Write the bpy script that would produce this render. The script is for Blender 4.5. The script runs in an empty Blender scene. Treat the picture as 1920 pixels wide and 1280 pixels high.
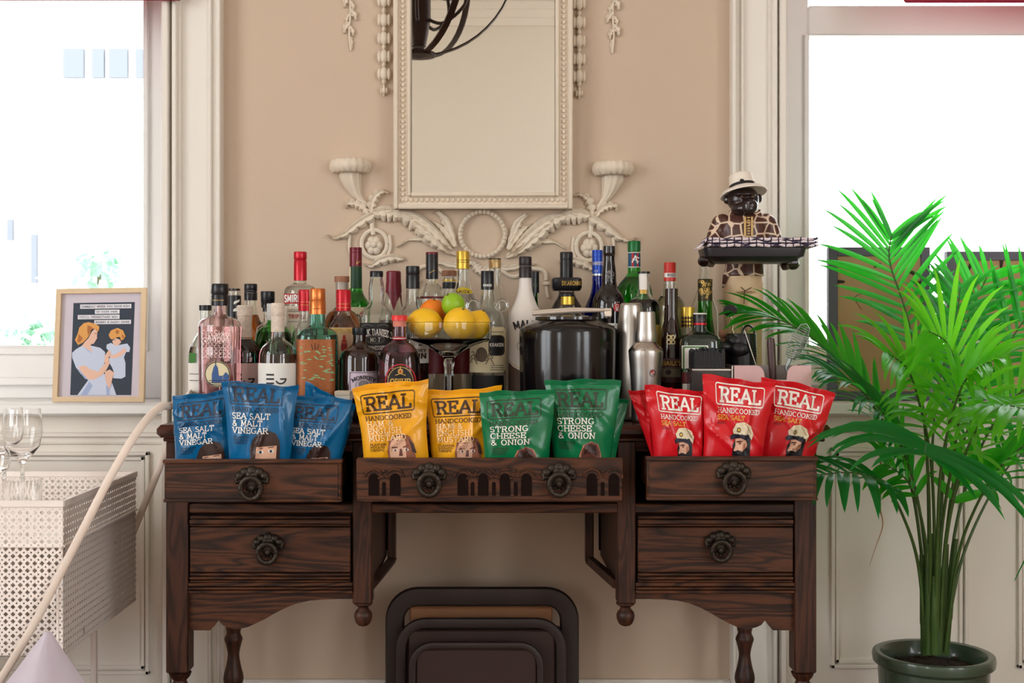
import bpy, math, random
from mathutils import Vector, Matrix, noise
from mathutils.geometry import tessellate_polygon
R = random.Random(7)
S = bpy.context.scene
C = S.collection
PI = math.pi

# ------------------------------------------------------------------ camera, sky, exposure
FPX, CX, HY, CAMY, CAMZ = 2400.0, 915.0, 620.0, -2.4, 0.946
cam = bpy.data.objects.new('camera', bpy.data.cameras.new('camera'))
C.objects.link(cam)
cam.location = (0, CAMY, CAMZ)
cam.rotation_euler = (PI / 2, 0, 0)
cam.data.sensor_width = 36
cam.data.lens = FPX / 1920 * 36
cam.data.shift_x = (960 - CX) / 1920
cam.data.shift_y = -(640 - HY) / 1920
cam.data.clip_start = 0.05
cam.data.clip_end = 200
S.camera = cam
S.view_settings.view_transform = 'Standard'
S.view_settings.look = 'None'
S.view_settings.gamma = 1
S.view_settings.use_curve_mapping = False
S.view_settings.exposure = 0.2
w = bpy.data.worlds.new('sky'); S.world = w; w.use_nodes = True
bg = w.node_tree.nodes['Background']
bg.inputs[0].default_value = (0.93, 0.97, 1.0, 1)
bg.inputs[1].default_value = 7.0
S.cycles.max_bounces = 14
S.cycles.transmission_bounces = 12
S.cycles.transparent_max_bounces = 16
S.cycles.diffuse_bounces = 5
S.cycles.glossy_bounces = 6
S.cycles.sample_clamp_indirect = 5
S.cycles.blur_glossy = 0.5

RX0, RX1, RYB, RYF, RZ = -3.0, 3.2, -5.1, 0.70, 3.2     # the room

def window_light(name, loc, rot, sx, sy):
    l = bpy.data.lights.new(name, 'AREA'); l.shape = 'RECTANGLE'; l.size = sx; l.size_y = sy
    l.cycles.is_portal = True
    o = bpy.data.objects.new(name, l); C.objects.link(o); o.location = loc; o.rotation_euler = rot
    return o
window_light('window_daylight', (-1.65, RYF + .30, 1.42), (-PI / 2, 0, 0), 1.7, 1.2)
window_light('window_daylight', (1.65, RYF + .30, 1.42), (-PI / 2, 0, 0), 1.75, 1.2)
window_light('window_daylight', (-2.25, RYB - .16, 1.6), (PI / 2, 0, 0), .8, 2.0)  # portal in an added, unseen back window, like the next one
window_light('window_daylight', (2.3, RYB - .16, 1.6), (PI / 2, 0, 0), .8, 2.0)
window_light('window_daylight', (RX0 - .16, -2.0, 1.65), (0, -PI / 2, 0), 2.0, 2.2)  # portal in the added left side window
window_light('window_daylight', (RX1 + .16, -3.6, 1.65), (0, PI / 2, 0), 2.2, 1.8)  # portal in the added right side window

def WX(px, Y): return (px - CX) / FPX * (Y - CAMY)
def WZ(py, Y): return CAMZ - (py - HY) / FPX * (Y - CAMY)
def P(px, py, Y): return Vector((WX(px, Y), Y, WZ(py, Y)))

# ------------------------------------------------------------------ materials
def srgb(c):
    return tuple(((v / 255) / 12.92 if v / 255 <= .04045 else ((v / 255 + .055) / 1.055) ** 2.4) for v in c[:3])
MATS = {}
def mat(name, rgb, rough=.5, metal=0, trans=0, ior=1.45, coat=0, spec=.5, noise_amt=0, noise_scale=20, bump=0, bump_scale=60, sss=0):
    if name in MATS: return MATS[name]
    m = bpy.data.materials.new(name); m.use_nodes = True; MATS[name] = m
    nt = m.node_tree; b = nt.nodes['Principled BSDF']
    c = srgb(rgb)
    b.inputs['Base Color'].default_value = (*c, 1)
    b.inputs['Roughness'].default_value = rough
    b.inputs['Metallic'].default_value = metal
    b.inputs['Transmission Weight'].default_value = trans
    b.inputs['IOR'].default_value = ior
    b.inputs['Coat Weight'].default_value = coat
    b.inputs['Specular IOR Level'].default_value = spec
    if noise_amt or bump:
        tc = nt.nodes.new('ShaderNodeTexCoord')
        n = nt.nodes.new('ShaderNodeTexNoise'); n.inputs['Scale'].default_value = noise_scale; n.inputs['Detail'].default_value = 5
        nt.links.new(tc.outputs['Object'], n.inputs['Vector'])
        if noise_amt:
            mx = nt.nodes.new('ShaderNodeMix'); mx.data_type = 'RGBA'
            mx.inputs[6].default_value = (*[v * (1 - noise_amt) for v in c], 1)
            mx.inputs[7].default_value = (*[min(1, v * (1 + noise_amt)) for v in c], 1)
            nt.links.new(n.outputs['Fac'], mx.inputs[0]); nt.links.new(mx.outputs[2], b.inputs['Base Color'])
        if bump:
            n2 = nt.nodes.new('ShaderNodeTexNoise'); n2.inputs['Scale'].default_value = bump_scale; n2.inputs['Detail'].default_value = 3
            nt.links.new(tc.outputs['Object'], n2.inputs['Vector'])
            bp = nt.nodes.new('ShaderNodeBump'); bp.inputs['Strength'].default_value = bump; bp.inputs['Distance'].default_value = .002
            nt.links.new(n2.outputs['Fac'], bp.inputs['Height']); nt.links.new(bp.outputs['Normal'], b.inputs['Normal'])
    return m

def wood(name, base, dark, axis=0, scale=1.0, rough=.38):
    if name in MATS: return MATS[name]
    m = bpy.data.materials.new(name); m.use_nodes = True; MATS[name] = m
    nt = m.node_tree; b = nt.nodes['Principled BSDF']
    tc = nt.nodes.new('ShaderNodeTexCoord'); mp = nt.nodes.new('ShaderNodeMapping')
    sc = [38 * scale] * 3; sc[axis] = 4.5 * scale
    mp.inputs['Scale'].default_value = sc
    nt.links.new(tc.outputs['Object'], mp.inputs['Vector'])
    n1 = nt.nodes.new('ShaderNodeTexNoise'); n1.inputs['Scale'].default_value = .55; n1.inputs['Detail'].default_value = 2; n1.inputs['Distortion'].default_value = .8
    nt.links.new(mp.outputs[0], n1.inputs['Vector'])
    mu = nt.nodes.new('ShaderNodeMath'); mu.operation = 'MULTIPLY'; mu.inputs[1].default_value = 14
    nt.links.new(n1.outputs['Fac'], mu.inputs[0])
    fr = nt.nodes.new('ShaderNodeMath'); fr.operation = 'PINGPONG'; fr.inputs[1].default_value = 1
    nt.links.new(mu.outputs[0], fr.inputs[0])
    n2 = nt.nodes.new('ShaderNodeTexNoise'); n2.inputs['Scale'].default_value = 6; n2.inputs['Detail'].default_value = 4
    nt.links.new(mp.outputs[0], n2.inputs['Vector'])
    ad = nt.nodes.new('ShaderNodeMath'); ad.operation = 'MULTIPLY'
    nt.links.new(fr.outputs[0], ad.inputs[0]); nt.links.new(n2.outputs['Fac'], ad.inputs[1])
    cr = nt.nodes.new('ShaderNodeValToRGB')
    cr.color_ramp.elements[0].position = .02; cr.color_ramp.elements[0].color = (*srgb(dark), 1)
    cr.color_ramp.elements[1].position = .42; cr.color_ramp.elements[1].color = (*srgb(base), 1)
    nt.links.new(ad.outputs[0], cr.inputs[0]); nt.links.new(cr.outputs[0], b.inputs['Base Color'])
    b.inputs['Roughness'].default_value = rough; b.inputs['Specular IOR Level'].default_value = .3
    bp = nt.nodes.new('ShaderNodeBump'); bp.inputs['Strength'].default_value = .25; bp.inputs['Distance'].default_value = .001
    nt.links.new(ad.outputs[0], bp.inputs['Height']); nt.links.new(bp.outputs['Normal'], b.inputs['Normal'])
    return m

def leafmat(name, rgb, trgb, rough=.35):
    if name in MATS: return MATS[name]
    m = bpy.data.materials.new(name); m.use_nodes = True; MATS[name] = m
    nt = m.node_tree; b = nt.nodes['Principled BSDF']
    b.inputs['Base Color'].default_value = (*srgb(rgb), 1); b.inputs['Roughness'].default_value = rough
    t = nt.nodes.new('ShaderNodeBsdfTranslucent'); t.inputs[0].default_value = (*srgb(trgb), 1)
    mx = nt.nodes.new('ShaderNodeMixShader'); mx.inputs[0].default_value = .56
    nt.links.new(b.outputs[0], mx.inputs[1]); nt.links.new(t.outputs[0], mx.inputs[2])
    nt.links.new(mx.outputs[0], nt.nodes['Material Output'].inputs[0])
    return m

def panemat(name):
    m = bpy.data.materials.new(name); m.use_nodes = True; nt = m.node_tree
    nt.nodes.remove(nt.nodes['Principled BSDF'])
    t = nt.nodes.new('ShaderNodeBsdfTransparent'); t.inputs[0].default_value = (.97, .98, .98, 1)
    g = nt.nodes.new('ShaderNodeBsdfGlossy'); g.inputs['Roughness'].default_value = .02
    f = nt.nodes.new('ShaderNodeFresnel'); f.inputs[0].default_value = 1.3
    mx = nt.nodes.new('ShaderNodeMixShader')
    nt.links.new(f.outputs[0], mx.inputs[0]); nt.links.new(t.outputs[0], mx.inputs[1]); nt.links.new(g.outputs[0], mx.inputs[2])
    nt.links.new(mx.outputs[0], nt.nodes['Material Output'].inputs[0])
    return m

# ------------------------------------------------------------------ mesh builder
class MB:
    def __init__(s): s.v = []; s.f = []; s.m = []; s.sm = []
    def add(s, vs, fs, mi=0, smooth=True, M=None):
        o = len(s.v)
        s.v += [tuple(M @ Vector(p)) if M is not None else tuple(p) for p in vs]
        for f in fs: s.f.append(tuple(i + o for i in f)); s.m.append(mi); s.sm.append(smooth)
        return s
    def box(s, x0, x1, y0, y1, z0, z1, mi=0, bev=0, M=None):
        if bev <= 0:
            vs = [(x, y, z) for z in (z0, z1) for y in (y0, y1) for x in (x0, x1)]
            fs = [(0, 2, 3, 1), (4, 5, 7, 6), (0, 1, 5, 4), (2, 6, 7, 3), (0, 4, 6, 2), (1, 3, 7, 5)]
            return s.add(vs, fs, mi, False, M)
        b = min(bev, (x1 - x0) / 2.01, (y1 - y0) / 2.01, (z1 - z0) / 2.01)
        # rings: bevelled box as stacked octagons
        def ring(z, k):
            X0, X1, Y0, Y1 = x0 + k, x1 - k, y0 + k, y1 - k
            c = b
            return [(X0 + c, Y0, z), (X1 - c, Y0, z), (X1, Y0 + c, z), (X1, Y1 - c, z), (X1 - c, Y1, z), (X0 + c, Y1, z), (X0, Y1 - c, z), (X0, Y0 + c, z)]
        c0 = b * .999
        b2 = b; 
        rs = []
        for z, k in ((z0, b * .7), (z0 + b * .7, 0), (z1 - b * .7, 0), (z1, b * .7)):
            X0, X1, Y0, Y1 = x0 + k, x1 - k, y0 + k, y1 - k
            c = max(b * .7 - k, b * .05)
            rs.append([(X0 + c, Y0, z), (X1 - c, Y0, z), (X1, Y0 + c, z), (X1, Y1 - c, z), (X1 - c, Y1, z), (X0 + c, Y1, z), (X0, Y1 - c, z), (X0, Y0 + c, z)])
        vs = [p for r in rs for p in r]; fs = []
        for i in range(3):
            for j in range(8): fs.append((i * 8 + j, i * 8 + (j + 1) % 8, i * 8 + 8 + (j + 1) % 8, i * 8 + 8 + j))
        fs.append(tuple(range(7, -1, -1))); fs.append(tuple(range(24, 32)))
        return s.add(vs, fs, mi, False, M)
    def lathe(s, prof, n=28, sq=2.0, ky=1.0, mi=0, c=(0, 0, 0), closed=False, M=None, smooth=True, flute=0, fn=0):
        vs = []; fs = []; e = 2.0 / sq
        for r, z in prof:
            for j in range(n):
                t = 2 * PI * (j + .5) / n; co, si = math.cos(t), math.sin(t)
                rr = r * (1 + flute * math.cos(fn * t)) if fn else r
                vs.append((c[0] + rr * math.copysign(abs(co) ** e, co), c[1] + ky * rr * math.copysign(abs(si) ** e, si), c[2] + z))
        k = len(prof)
        for i in range(k if closed else k - 1):
            a = i * n; b = ((i + 1) % k) * n
            for j in range(n):
                fs.append((a + j, b + j, b + (j + 1) % n, a + (j + 1) % n))
        if not closed:
            if prof[0][0] > 1e-5: fs.append(tuple(range(n)))
            if prof[-1][0] > 1e-5: fs.append(tuple(range((k - 1) * n + n - 1, (k - 1) * n - 1, -1)))
        return s.add(vs, fs, mi, smooth, M)
    def tube(s, pts, rad, n=8, mi=0, flat=1.0, up=None, cap=True, M=None, scal=None):
        pts = [Vector(p) for p in pts]; k = len(pts)
        if not hasattr(rad, '__len__'): rad = [rad] * k
        vs = []; fs = []
        up = Vector(up) if up else Vector((0.013, 1, .021))
        for i, p in enumerate(pts):
            d = (pts[min(i + 1, k - 1)] - pts[max(i - 1, 0)]).normalized()
            a = d.cross(up)
            if a.length < 1e-4: a = d.cross(Vector((1, .1, .2)))
            a.normalize(); b = a.cross(d).normalized()
            for j in range(n):
                t = 2 * PI * j / n
                vs.append(tuple(p + a * (math.cos(t) * rad[i]) + b * (math.sin(t) * rad[i] * flat)))
        for i in range(k - 1):
            for j in range(n): fs.append((i * n + j, i * n + (j + 1) % n, i * n + n + (j + 1) % n, i * n + n + j))
        if cap: fs.append(tuple(range(n - 1, -1, -1))); fs.append(tuple(range((k - 1) * n, k * n)))
        return s.add(vs, fs, mi, True, M)
    def ball(s, c, r, n=14, mi=0, M=None):
        rx, ry, rz = r if hasattr(r, '__len__') else (r, r, r)
        m = max(5, n // 2 + 1); vs = []; fs = []
        for i in range(m + 1):
            ph = PI * i / m
            for j in range(n):
                t = 2 * PI * j / n
                vs.append((c[0] + rx * math.sin(ph) * math.cos(t), c[1] + ry * math.sin(ph) * math.sin(t), c[2] + rz * math.cos(ph)))
        for i in range(m):
            for j in range(n): fs.append((i * n + j, i * n + n + j, i * n + n + (j + 1) % n, i * n + (j + 1) % n))
        return s.add(vs, fs, mi, True, M)
    def prism(s, poly, y0, y1, mi=0, M=None, smooth=False):   # poly in x,z extruded along y
        k = len(poly)
        vs = [(x, y0, z) for x, z in poly] + [(x, y1, z) for x, z in poly]
        fs = [(i, (i + 1) % k, k + (i + 1) % k, k + i) for i in range(k)]
        tri = tessellate_polygon([[Vector((x, z, 0)) for x, z in poly]])
        for t in tri: fs.append(tuple(t)); fs.append(tuple(k + i for i in reversed(t)))
        return s.add(vs, fs, mi, smooth, M)
    def build(s, name, mats, parent=None, loc=None, fix=True):
        me = bpy.data.meshes.new(name)
        me.from_pydata(s.v, [], s.f); me.update()
        if not hasattr(mats, '__len__'): mats = [mats]
        for m in mats: me.materials.append(m)
        me.polygons.foreach_set('material_index', s.m); me.polygons.foreach_set('use_smooth', s.sm)
        if fix:
            import bmesh
            bm = bmesh.new(); bm.from_mesh(me); bmesh.ops.remove_doubles(bm, verts=bm.verts, dist=1e-6)
            bmesh.ops.recalc_face_normals(bm, faces=bm.faces); bm.to_mesh(me); bm.free()
        me.set_sharp_from_angle(angle=.7) if hasattr(me, 'set_sharp_from_angle') else None
        o = bpy.data.objects.new(name, me); C.objects.link(o)
        if loc is not None: o.location = loc
        if parent is not None: o.parent = parent
        return o

def tag(o, label, cat, group=None, kind=None):
    if label: o['label'] = label
    if cat: o['category'] = cat
    if group: o['group'] = group
    if kind: o['kind'] = kind
    return o
def thing(name, label, cat, loc=(0, 0, 0), group=None, rz=0):
    o = bpy.data.objects.new(name, None); C.objects.link(o); o.location = loc; o.rotation_euler.z = rz; o.empty_display_size = .05
    return tag(o, label, cat, group)
def struct(o): o['kind'] = 'structure'; return o

def smooth_prof(p, it=1):
    for _ in range(it):
        q = [p[0]]
        for a, b in zip(p, p[1:]):
            q.append((a[0] * .75 + b[0] * .25, a[1] * .75 + b[1] * .25)); q.append((a[0] * .25 + b[0] * .75, a[1] * .25 + b[1] * .75))
        q.append(p[-1]); p = q
    return p
def spline(pts, n=6):
    pts = [Vector(p) for p in pts]; out = []
    for i in range(len(pts) - 1):
        p0, p1, p2, p3 = pts[max(i - 1, 0)], pts[i], pts[i + 1], pts[min(i + 2, len(pts) - 1)]
        for k in range(n):
            t = k / n
            out.append(.5 * ((2 * p1) + (-p0 + p2) * t + (2 * p0 - 5 * p1 + 4 * p2 - p3) * t * t + (-p0 + 3 * p1 - 3 * p2 + p3) * t ** 3))
    out.append(pts[-1]); return out

# ------------------------------------------------------------------ stroke lettering
def arc(cx, cy, rx, ry, a0, a1, n=8):
    return [(cx + rx * math.cos(math.radians(a0 + (a1 - a0) * i / n)), cy + ry * math.sin(math.radians(a0 + (a1 - a0) * i / n))) for i in range(n + 1)]
G = {
 'A': (.84, [[(.02, 0), (.42, 1), (.82, 0)], [(.18, .34), (.66, .34)]], [(.02, 0), (.82, 0)]),
 'B': (.68, [[(.08, 0), (.08, 1), (.38, 1)] + arc(.38, .76, .24, .24, 90, -90) + [(.08, .52)], [(.38, .52)] + arc(.38, .26, .28, .26, 90, -90) + [(.08, 0)]], []),
 'C': (.76, [arc(.42, .5, .36, .5, 48, 312, 14)], []),
 'D': (.78, [[(.1, 0), (.1, 1), (.34, 1)] + arc(.34, .5, .36, .5, 90, -90, 12) + [(.1, 0)]], [(.06, 0), (.06, 1)]),
 'E': (.66, [[(.62, .78), (.62, 1), (.1, 1), (.1, 0), (.64, 0), (.64, .24)], [(.1, .52), (.46, .52)], [(.46, .4), (.46, .64)]], [(.08, 0), (.08, 1)]),
 'F': (.62, [[(.6, .78), (.6, 1), (.1, 1), (.1, 0)], [(.1, .52), (.46, .52)]], [(.1, 0)]),
 'G': (.8, [arc(.42, .5, .36, .5, 48, 320, 14) + [(.74, .42), (.5, .42)]], []),
 'H': (.84, [[(.12, 0), (.12, 1)], [(.72, 0), (.72, 1)], [(.12, .5), (.72, .5)]], [(.12, 0), (.12, 1), (.72, 0), (.72, 1)]),
 'I': (.3, [[(.15, 0), (.15, 1)]], [(.15, 0), (.15, 1)]),
 'J': (.5, [[(.38, 1), (.38, .3)] + arc(.2, .25, .18, .25, 0, -170, 6)], [(.38, 1)]),
 'K': (.8, [[(.12, 0), (.12, 1)], [(.7, 1), (.12, .42)], [(.32, .6), (.72, 0)]], [(.12, 0), (.12, 1), (.7, 1), (.72, 0)]),
 'L': (.66, [[(.12, 1), (.12, 0), (.64, 0), (.64, .26)]], [(.12, 1), (.1, 0)]),
 'M': (1.0, [[(.12, 0), (.16, 1), (.5, .2), (.84, 1), (.88, 0)]], [(.12, 0), (.12, 1), (.88, 0), (.88, 1)]),
 'N': (.86, [[(.12, 0), (.12, 1), (.74, 0), (.74, 1)]], [(.12, 0), (.1, 1), (.74, 1)]),
 'O': (.84, [arc(.42, .5, .36, .5, 0, 360, 18)], []),
 'P': (.7, [[(.12, 0), (.12, 1), (.38, 1)] + arc(.38, .74, .26, .26, 90, -90) + [(.12, .48)]], [(.12, 0), (.08, 1)]),
 'Q': (.84, [arc(.42, .5, .36, .5, 0, 360, 18), [(.5, .25), (.8, -.05)]], []),
 'R': (.78, [[(.12, 0), (.12, 1), (.4, 1)] + arc(.4, .75, .26, .25, 90, -90) + [(.12, .5)], [(.4, .5), (.68, 0)]], [(.12, 0), (.08, 1), (.7, 0)]),
 'S': (.66, [arc(.33, .75, .25, .25, 30, 270, 9) + arc(.33, .25, .27, .25, 90, -150, 9)], []),
 'T': (.74, [[(.04, .76), (.04, 1), (.7, 1), (.7, .76)], [(.37, 1), (.37, 0)]], [(.37, 0)]),
 'U': (.82, [[(.12, 1), (.12, .35)] + arc(.41, .33, .29, .33, 180, 360, 10) + [(.7, 1)]], [(.12, 1), (.7, 1)]),
 'V': (.8, [[(.04, 1), (.4, 0), (.76, 1)]], [(.06, 1), (.74, 1)]),
 'W': (1.1, [[(.04, 1), (.3, 0), (.55, .8), (.8, 0), (1.06, 1)]], [(.04, 1), (1.06, 1)]),
 'X': (.76, [[(.06, 0), (.7, 1)], [(.06, 1), (.7, 0)]], []),
 'Y': (.76, [[(.04, 1), (.38, .5), (.72, 1)], [(.38, .5), (.38, 0)]], [(.38, 0)]),
 'Z': (.7, [[(.06, 1), (.64, 1), (.06, 0), (.64, 0)]], []),
 '&': (.86, [[(.8, .02), (.26, .68)] + arc(.38, .8, .17, .18, 210, -40, 8) + [(.14, .38)] + arc(.36, .24, .28, .25, 150, 330, 8) + [(.74, .44)]], []),
 "'": (.2, [[(.1, 1), (.08, .76)]], []), '.': (.24, [[(.1, 0), (.1, .08)]], []), ',': (.24, [[(.12, .08), (.06, -.14)]], []), '-': (.4, [[(.06, .45), (.34, .45)]], []),
 '0': (.7, [arc(.35, .5, .28, .5, 0, 360, 14)], []), '1': (.4, [[(.06, .8), (.22, 1), (.22, 0)]], []),
 '2': (.66, [arc(.33, .73, .26, .27, 160, -30, 8) + [(.06, 0), (.62, 0)]], []), '4': (.7, [[(.5, 0), (.5, 1), (.04, .3), (.66, .3)]], []),
 '7': (.6, [[(.04, 1), (.56, 1), (.2, 0)]], []), ' ': (.42, [], []),
}
def text_polys(s, h=1.0, wt=.15, slab=True, gap=.14, slant=0):
    """quads of the lettering in 2-D, origin bottom-left, cap height h"""
    out = []; x = 0
    for ch in s:
        wd, strokes, ser = G.get(ch.upper(), G[' '])
        for st in strokes:
            for (ax, ay), (bx, by) in zip(st, st[1:]):
                dx, dy = bx - ax, by - ay; L = math.hypot(dx, dy)
                if L < 1e-6: continue
                hw = wt / 2 * (.86 if abs(dy) < abs(dx) * .3 else 1.0); ex = hw * .55
                ux, uy = dx / L, dy / L; nx, ny = -uy * hw, ux * hw
                ax_, ay_, bx_, by_ = ax - ux * ex, ay - uy * ex, bx + ux * ex, by + uy * ex
                out.append([(x + ax_ + nx, ay_ + ny), (x + ax_ - nx, ay_ - ny), (x + bx_ - nx, by_ - ny), (x + bx_ + nx, by_ + ny)])
        if slab:
            for sx, sy in ser:
                t = wt * .8; q = wt * .55 + .09
                y0 = sy - (t / 2 if sy < .5 else t * .5)
                out.append([(x + sx - q, y0), (x + sx + q, y0), (x + sx + q, y0 + t), (x + sx - q, y0 + t)])
        x += wd + gap
    x -= gap
    return [[((a + slant * b) * h, b * h) for a, b in q] for q in out], x * h
def fit_text(s, x0, x1, y0, y1, **k):
    """lettering stretched into the box x0..x1, y0(bottom)..y1(top)"""
    q, wd = text_polys(s, 1.0, **k)
    return [[(x0 + a / wd * (x1 - x0), y0 + b * (y1 - y0)) for a, b in p] for p in q]
def stroke_polys(pts, wt, closed=False):
    out = []; pts = list(pts) + ([pts[0]] if closed else [])
    for (ax, ay), (bx, by) in zip(pts, pts[1:]):
        dx, dy = bx - ax, by - ay; L = math.hypot(dx, dy)
        if L < 1e-9: continue
        ux, uy = dx / L, dy / L; nx, ny = -uy * wt / 2, ux * wt / 2; e = wt * .3
        out.append([(ax - ux * e + nx, ay - uy * e + ny), (ax - ux * e - nx, ay - uy * e - ny), (bx + ux * e - nx, by + uy * e - ny), (bx + ux * e + nx, by + uy * e + ny)])
    return out
def rrect(x0, x1, y0, y1, rx, ry=None, n=4):
    ry = ry or rx
    return (arc(x1 - rx, y1 - ry, rx, ry, 0, 90, n) + arc(x0 + rx, y1 - ry, rx, ry, 90, 180, n) +
            arc(x0 + rx, y0 + ry, rx, ry, 180, 270, n) + arc(x1 - rx, y0 + ry, rx, ry, 270, 360, n))
def decal(mb, polys, f, mi, maxlen=.2):
    """2-D polygons, cut fine enough, laid on a surface by f(x, y) -> 3-D point"""
    for poly in polys:
        if len(poly) == 4: tris = [(poly[0], poly[1], poly[2]), (poly[0], poly[2], poly[3])]
        elif len(poly) == 3: tris = [tuple(poly)]
        else:
            tt = tessellate_polygon([[Vector((a, b, 0)) for a, b in poly]]); tris = [tuple(poly[i] for i in t) for t in tt]
        stack = list(tris); fin = []
        while stack:
            t = stack.pop()
            L = [math.hypot(t[i][0] - t[(i + 1) % 3][0], t[i][1] - t[(i + 1) % 3][1]) for i in range(3)]
            m = max(L)
            if m > maxlen:
                i = L.index(m); a, b, c = t[i], t[(i + 1) % 3], t[(i + 2) % 3]
                h = ((a[0] + b[0]) / 2, (a[1] + b[1]) / 2); stack += [(a, h, c), (h, b, c)]
            else: fin.append(t)
        vs = [f(*p) for t in fin for p in t]
        mb.add(vs, [(i * 3, i * 3 + 1, i * 3 + 2) for i in range(len(fin))], mi, True)
# ------------------------------------------------------------------ room
m_wall = mat('peach_plaster', (201, 180, 158), .85, noise_amt=.03, noise_scale=3, bump=.15, bump_scale=220)
m_white = mat('cream_paint', (230, 224, 214), .45, noise_amt=.02, noise_scale=4)
m_white2 = mat('white_paint', (236, 235, 232), .4)
m_ceil = mat('ceiling_paint', (238, 232, 222), .9)
m_floor = wood('floor_boards', (150, 105, 70), (90, 58, 36), 1, .5, .45)
m_pane = panemat('window_glass')
m_red = mat('red_blind_cloth', (150, 30, 55), .8)
WY = RYF                      # front face of the wall
WO = WY + .32                 # its outer face
LW0, LW1, RW0, RW1 = -2.50, -.776, .71, 2.60   # openings
SZ, HZ = .774, 2.05
def wall(name, boxes, m):
    b = MB()
    for q in boxes: b.box(*q)
    return struct(b.build(name, m, fix=False))
wall('wall_front', [(RX0, LW0, WY, WO, 0, RZ), (LW1, RW0, WY, WO, 0, RZ), (RW1, RX1, WY, WO, 0, RZ),
     (LW0, LW1, WY, WO, 0, SZ - .03), (RW0, RW1, WY, WO, 0, SZ - .03), (LW0, LW1, WY, WO, HZ, RZ), (RW0, RW1, WY, WO, HZ, RZ)], m_wall)
# the far end of the room, behind the camera: two tall unseen windows, added for front fill
B0 = [(-2.65, -1.85), (1.9, 2.7)]
wall('wall_back', [(RX0, -2.65, RYB - .2, RYB, 0, RZ), (-1.85, 1.9, RYB - .2, RYB, 0, RZ), (2.7, RX1, RYB - .2, RYB, 0, RZ)] +
     [(a, b, RYB - .2, RYB, 0, .6) for a, b in B0] + [(a, b, RYB - .2, RYB, 2.6, RZ) for a, b in B0], mat('cream_plaster', (232, 226, 214), .85))
wall('wall_left', [(RX0 - .2, RX0, RYB - .2, -3.0, 0, RZ), (RX0 - .2, RX0, -1.0, WO, 0, RZ), (RX0 - .2, RX0, -3.0, -1.0, 0, .55), (RX0 - .2, RX0, -3.0, -1.0, 2.75, RZ)], m_wall)
wall('wall_right', [(RX1, RX1 + .2, RYB - .2, -4.5, 0, RZ), (RX1, RX1 + .2, -2.7, WO, 0, RZ), (RX1, RX1 + .2, -4.5, -2.7, 0, .55), (RX1, RX1 + .2, -4.5, -2.7, 2.75, RZ)], m_wall)
wall('floor', [(RX0 - .2, RX1 + .2, RYB - .2, WO, -.1, 0)], m_floor)
wall('ceiling', [(RX0 - .2, RX1 + .2, RYB - .2, WO, RZ, RZ + .1)], m_ceil)
b = MB()
for x0, x1, y in ((RX0, RX1, RYB),):
    for k, (d, h) in enumerate(((.10, .05), (.07, .05), (.04, .05))): b.box(x0 + .001, x1 - .001, y + .001, y + d, RZ - .051 - k * .05, RZ - .001 - k * .05)
struct(b.build('trim_1', m_ceil, fix=False))

def casing(name, xa, xb, side):
    """moulded architrave standing on the floor; side = +1 when the opening is to the +x side"""
    b = MB(); b.box(xa, xb, WY - .025, WY, 0, 2.25)
    w = xb - xa
    lo, hi = (xa, xb)
    def rib(f, wd, d):
        c = (hi - f * w) if side > 0 else (lo + f * w)
        b.box(c - wd / 2, c + wd / 2, WY - d, WY - .02, 0, 2.25, bev=.004)
    rib(.03, .010, .045); rib(.20, .008, .034); rib(.74, .010, .036); rib(.80, .012, .048); rib(.95, .016, .055)
    return struct(b.build(name, m_white, fix=False))
casing('trim_2', LW1, -.640, 1)
casing('trim_3', .585, RW0, -1)
# heads over the openings, outside the frame
for nm, a, c in (('trim_4', LW0 - .1, LW1 + .13), ('trim_5', RW0 - .12, RW1 + .1)):
    b = MB(); b.box(a, c, WY - .03, WY - .001, HZ + .21, HZ + .34, bev=.01); struct(b.build(nm, m_white, fix=False))

def window(n, x0, x1, railz, gx):
    """sash window in the opening; gx = stile width"""
    f = MB(); y0, y1 = WY + .13, WY + .19
    f.box(x0, x0 + gx, y0, y1, SZ, HZ, bev=.006); f.box(x1 - gx, x1, y0, y1, SZ, HZ, bev=.006)
    f.box(x0 + gx, x1 - gx, y0, y1, SZ, SZ + .135, bev=.006)
    f.box(x0 + gx, x1 - gx, y0, y1, railz, railz + .075, bev=.006)
    f.box(x0 + gx, x1 - gx, y0 + .01, y1 + .03, HZ - .08, HZ, bev=.006)
    # inner stop beads and the boxed lining
    f.box(x0, x0 + .022, WY + .02, y0, SZ, HZ, bev=.004); f.box(x1 - .022, x1, WY + .02, y0, SZ, HZ, bev=.004)
    f.box(x0 + gx - .012, x0 + gx, y0 - .012, y0 + .002, SZ + .12, railz, bev=.003); f.box(x1 - gx, x1 - gx + .012, y0 - .012, y0 + .002, SZ + .12, railz, bev=.003)
    f.box(x0 + gx, x1 - gx, y0 - .02, y0 + .002, SZ + .035, SZ + .055, bev=.004)
    f.box(x0 + gx, x1 - gx, y0 - .008, y0 + .002, SZ + .112, SZ + .130, bev=.003)
    o = struct(f.build('window_%d' % n, m_white2, fix=False))
    g = MB(); g.box(x0 + gx, x1 - gx, y0 + .025, y0 + .029, SZ + .13, railz); g.box(x0 + gx, x1 - gx, y0 + .03, y0 + .034, railz + .07, HZ - .07)
    g.build('pane', m_pane, o, fix=False)
    s = MB(); s.box(x0 - .004, x1 + .004, WY - .055, WY + .20, SZ - .03, SZ, bev=.008); s.build('window_sill', m_white2, o, fix=False)
    return o
window(1, LW0, LW1, 1.80, .091)
window(2, RW0, RW1, 1.692, .098)
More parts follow.
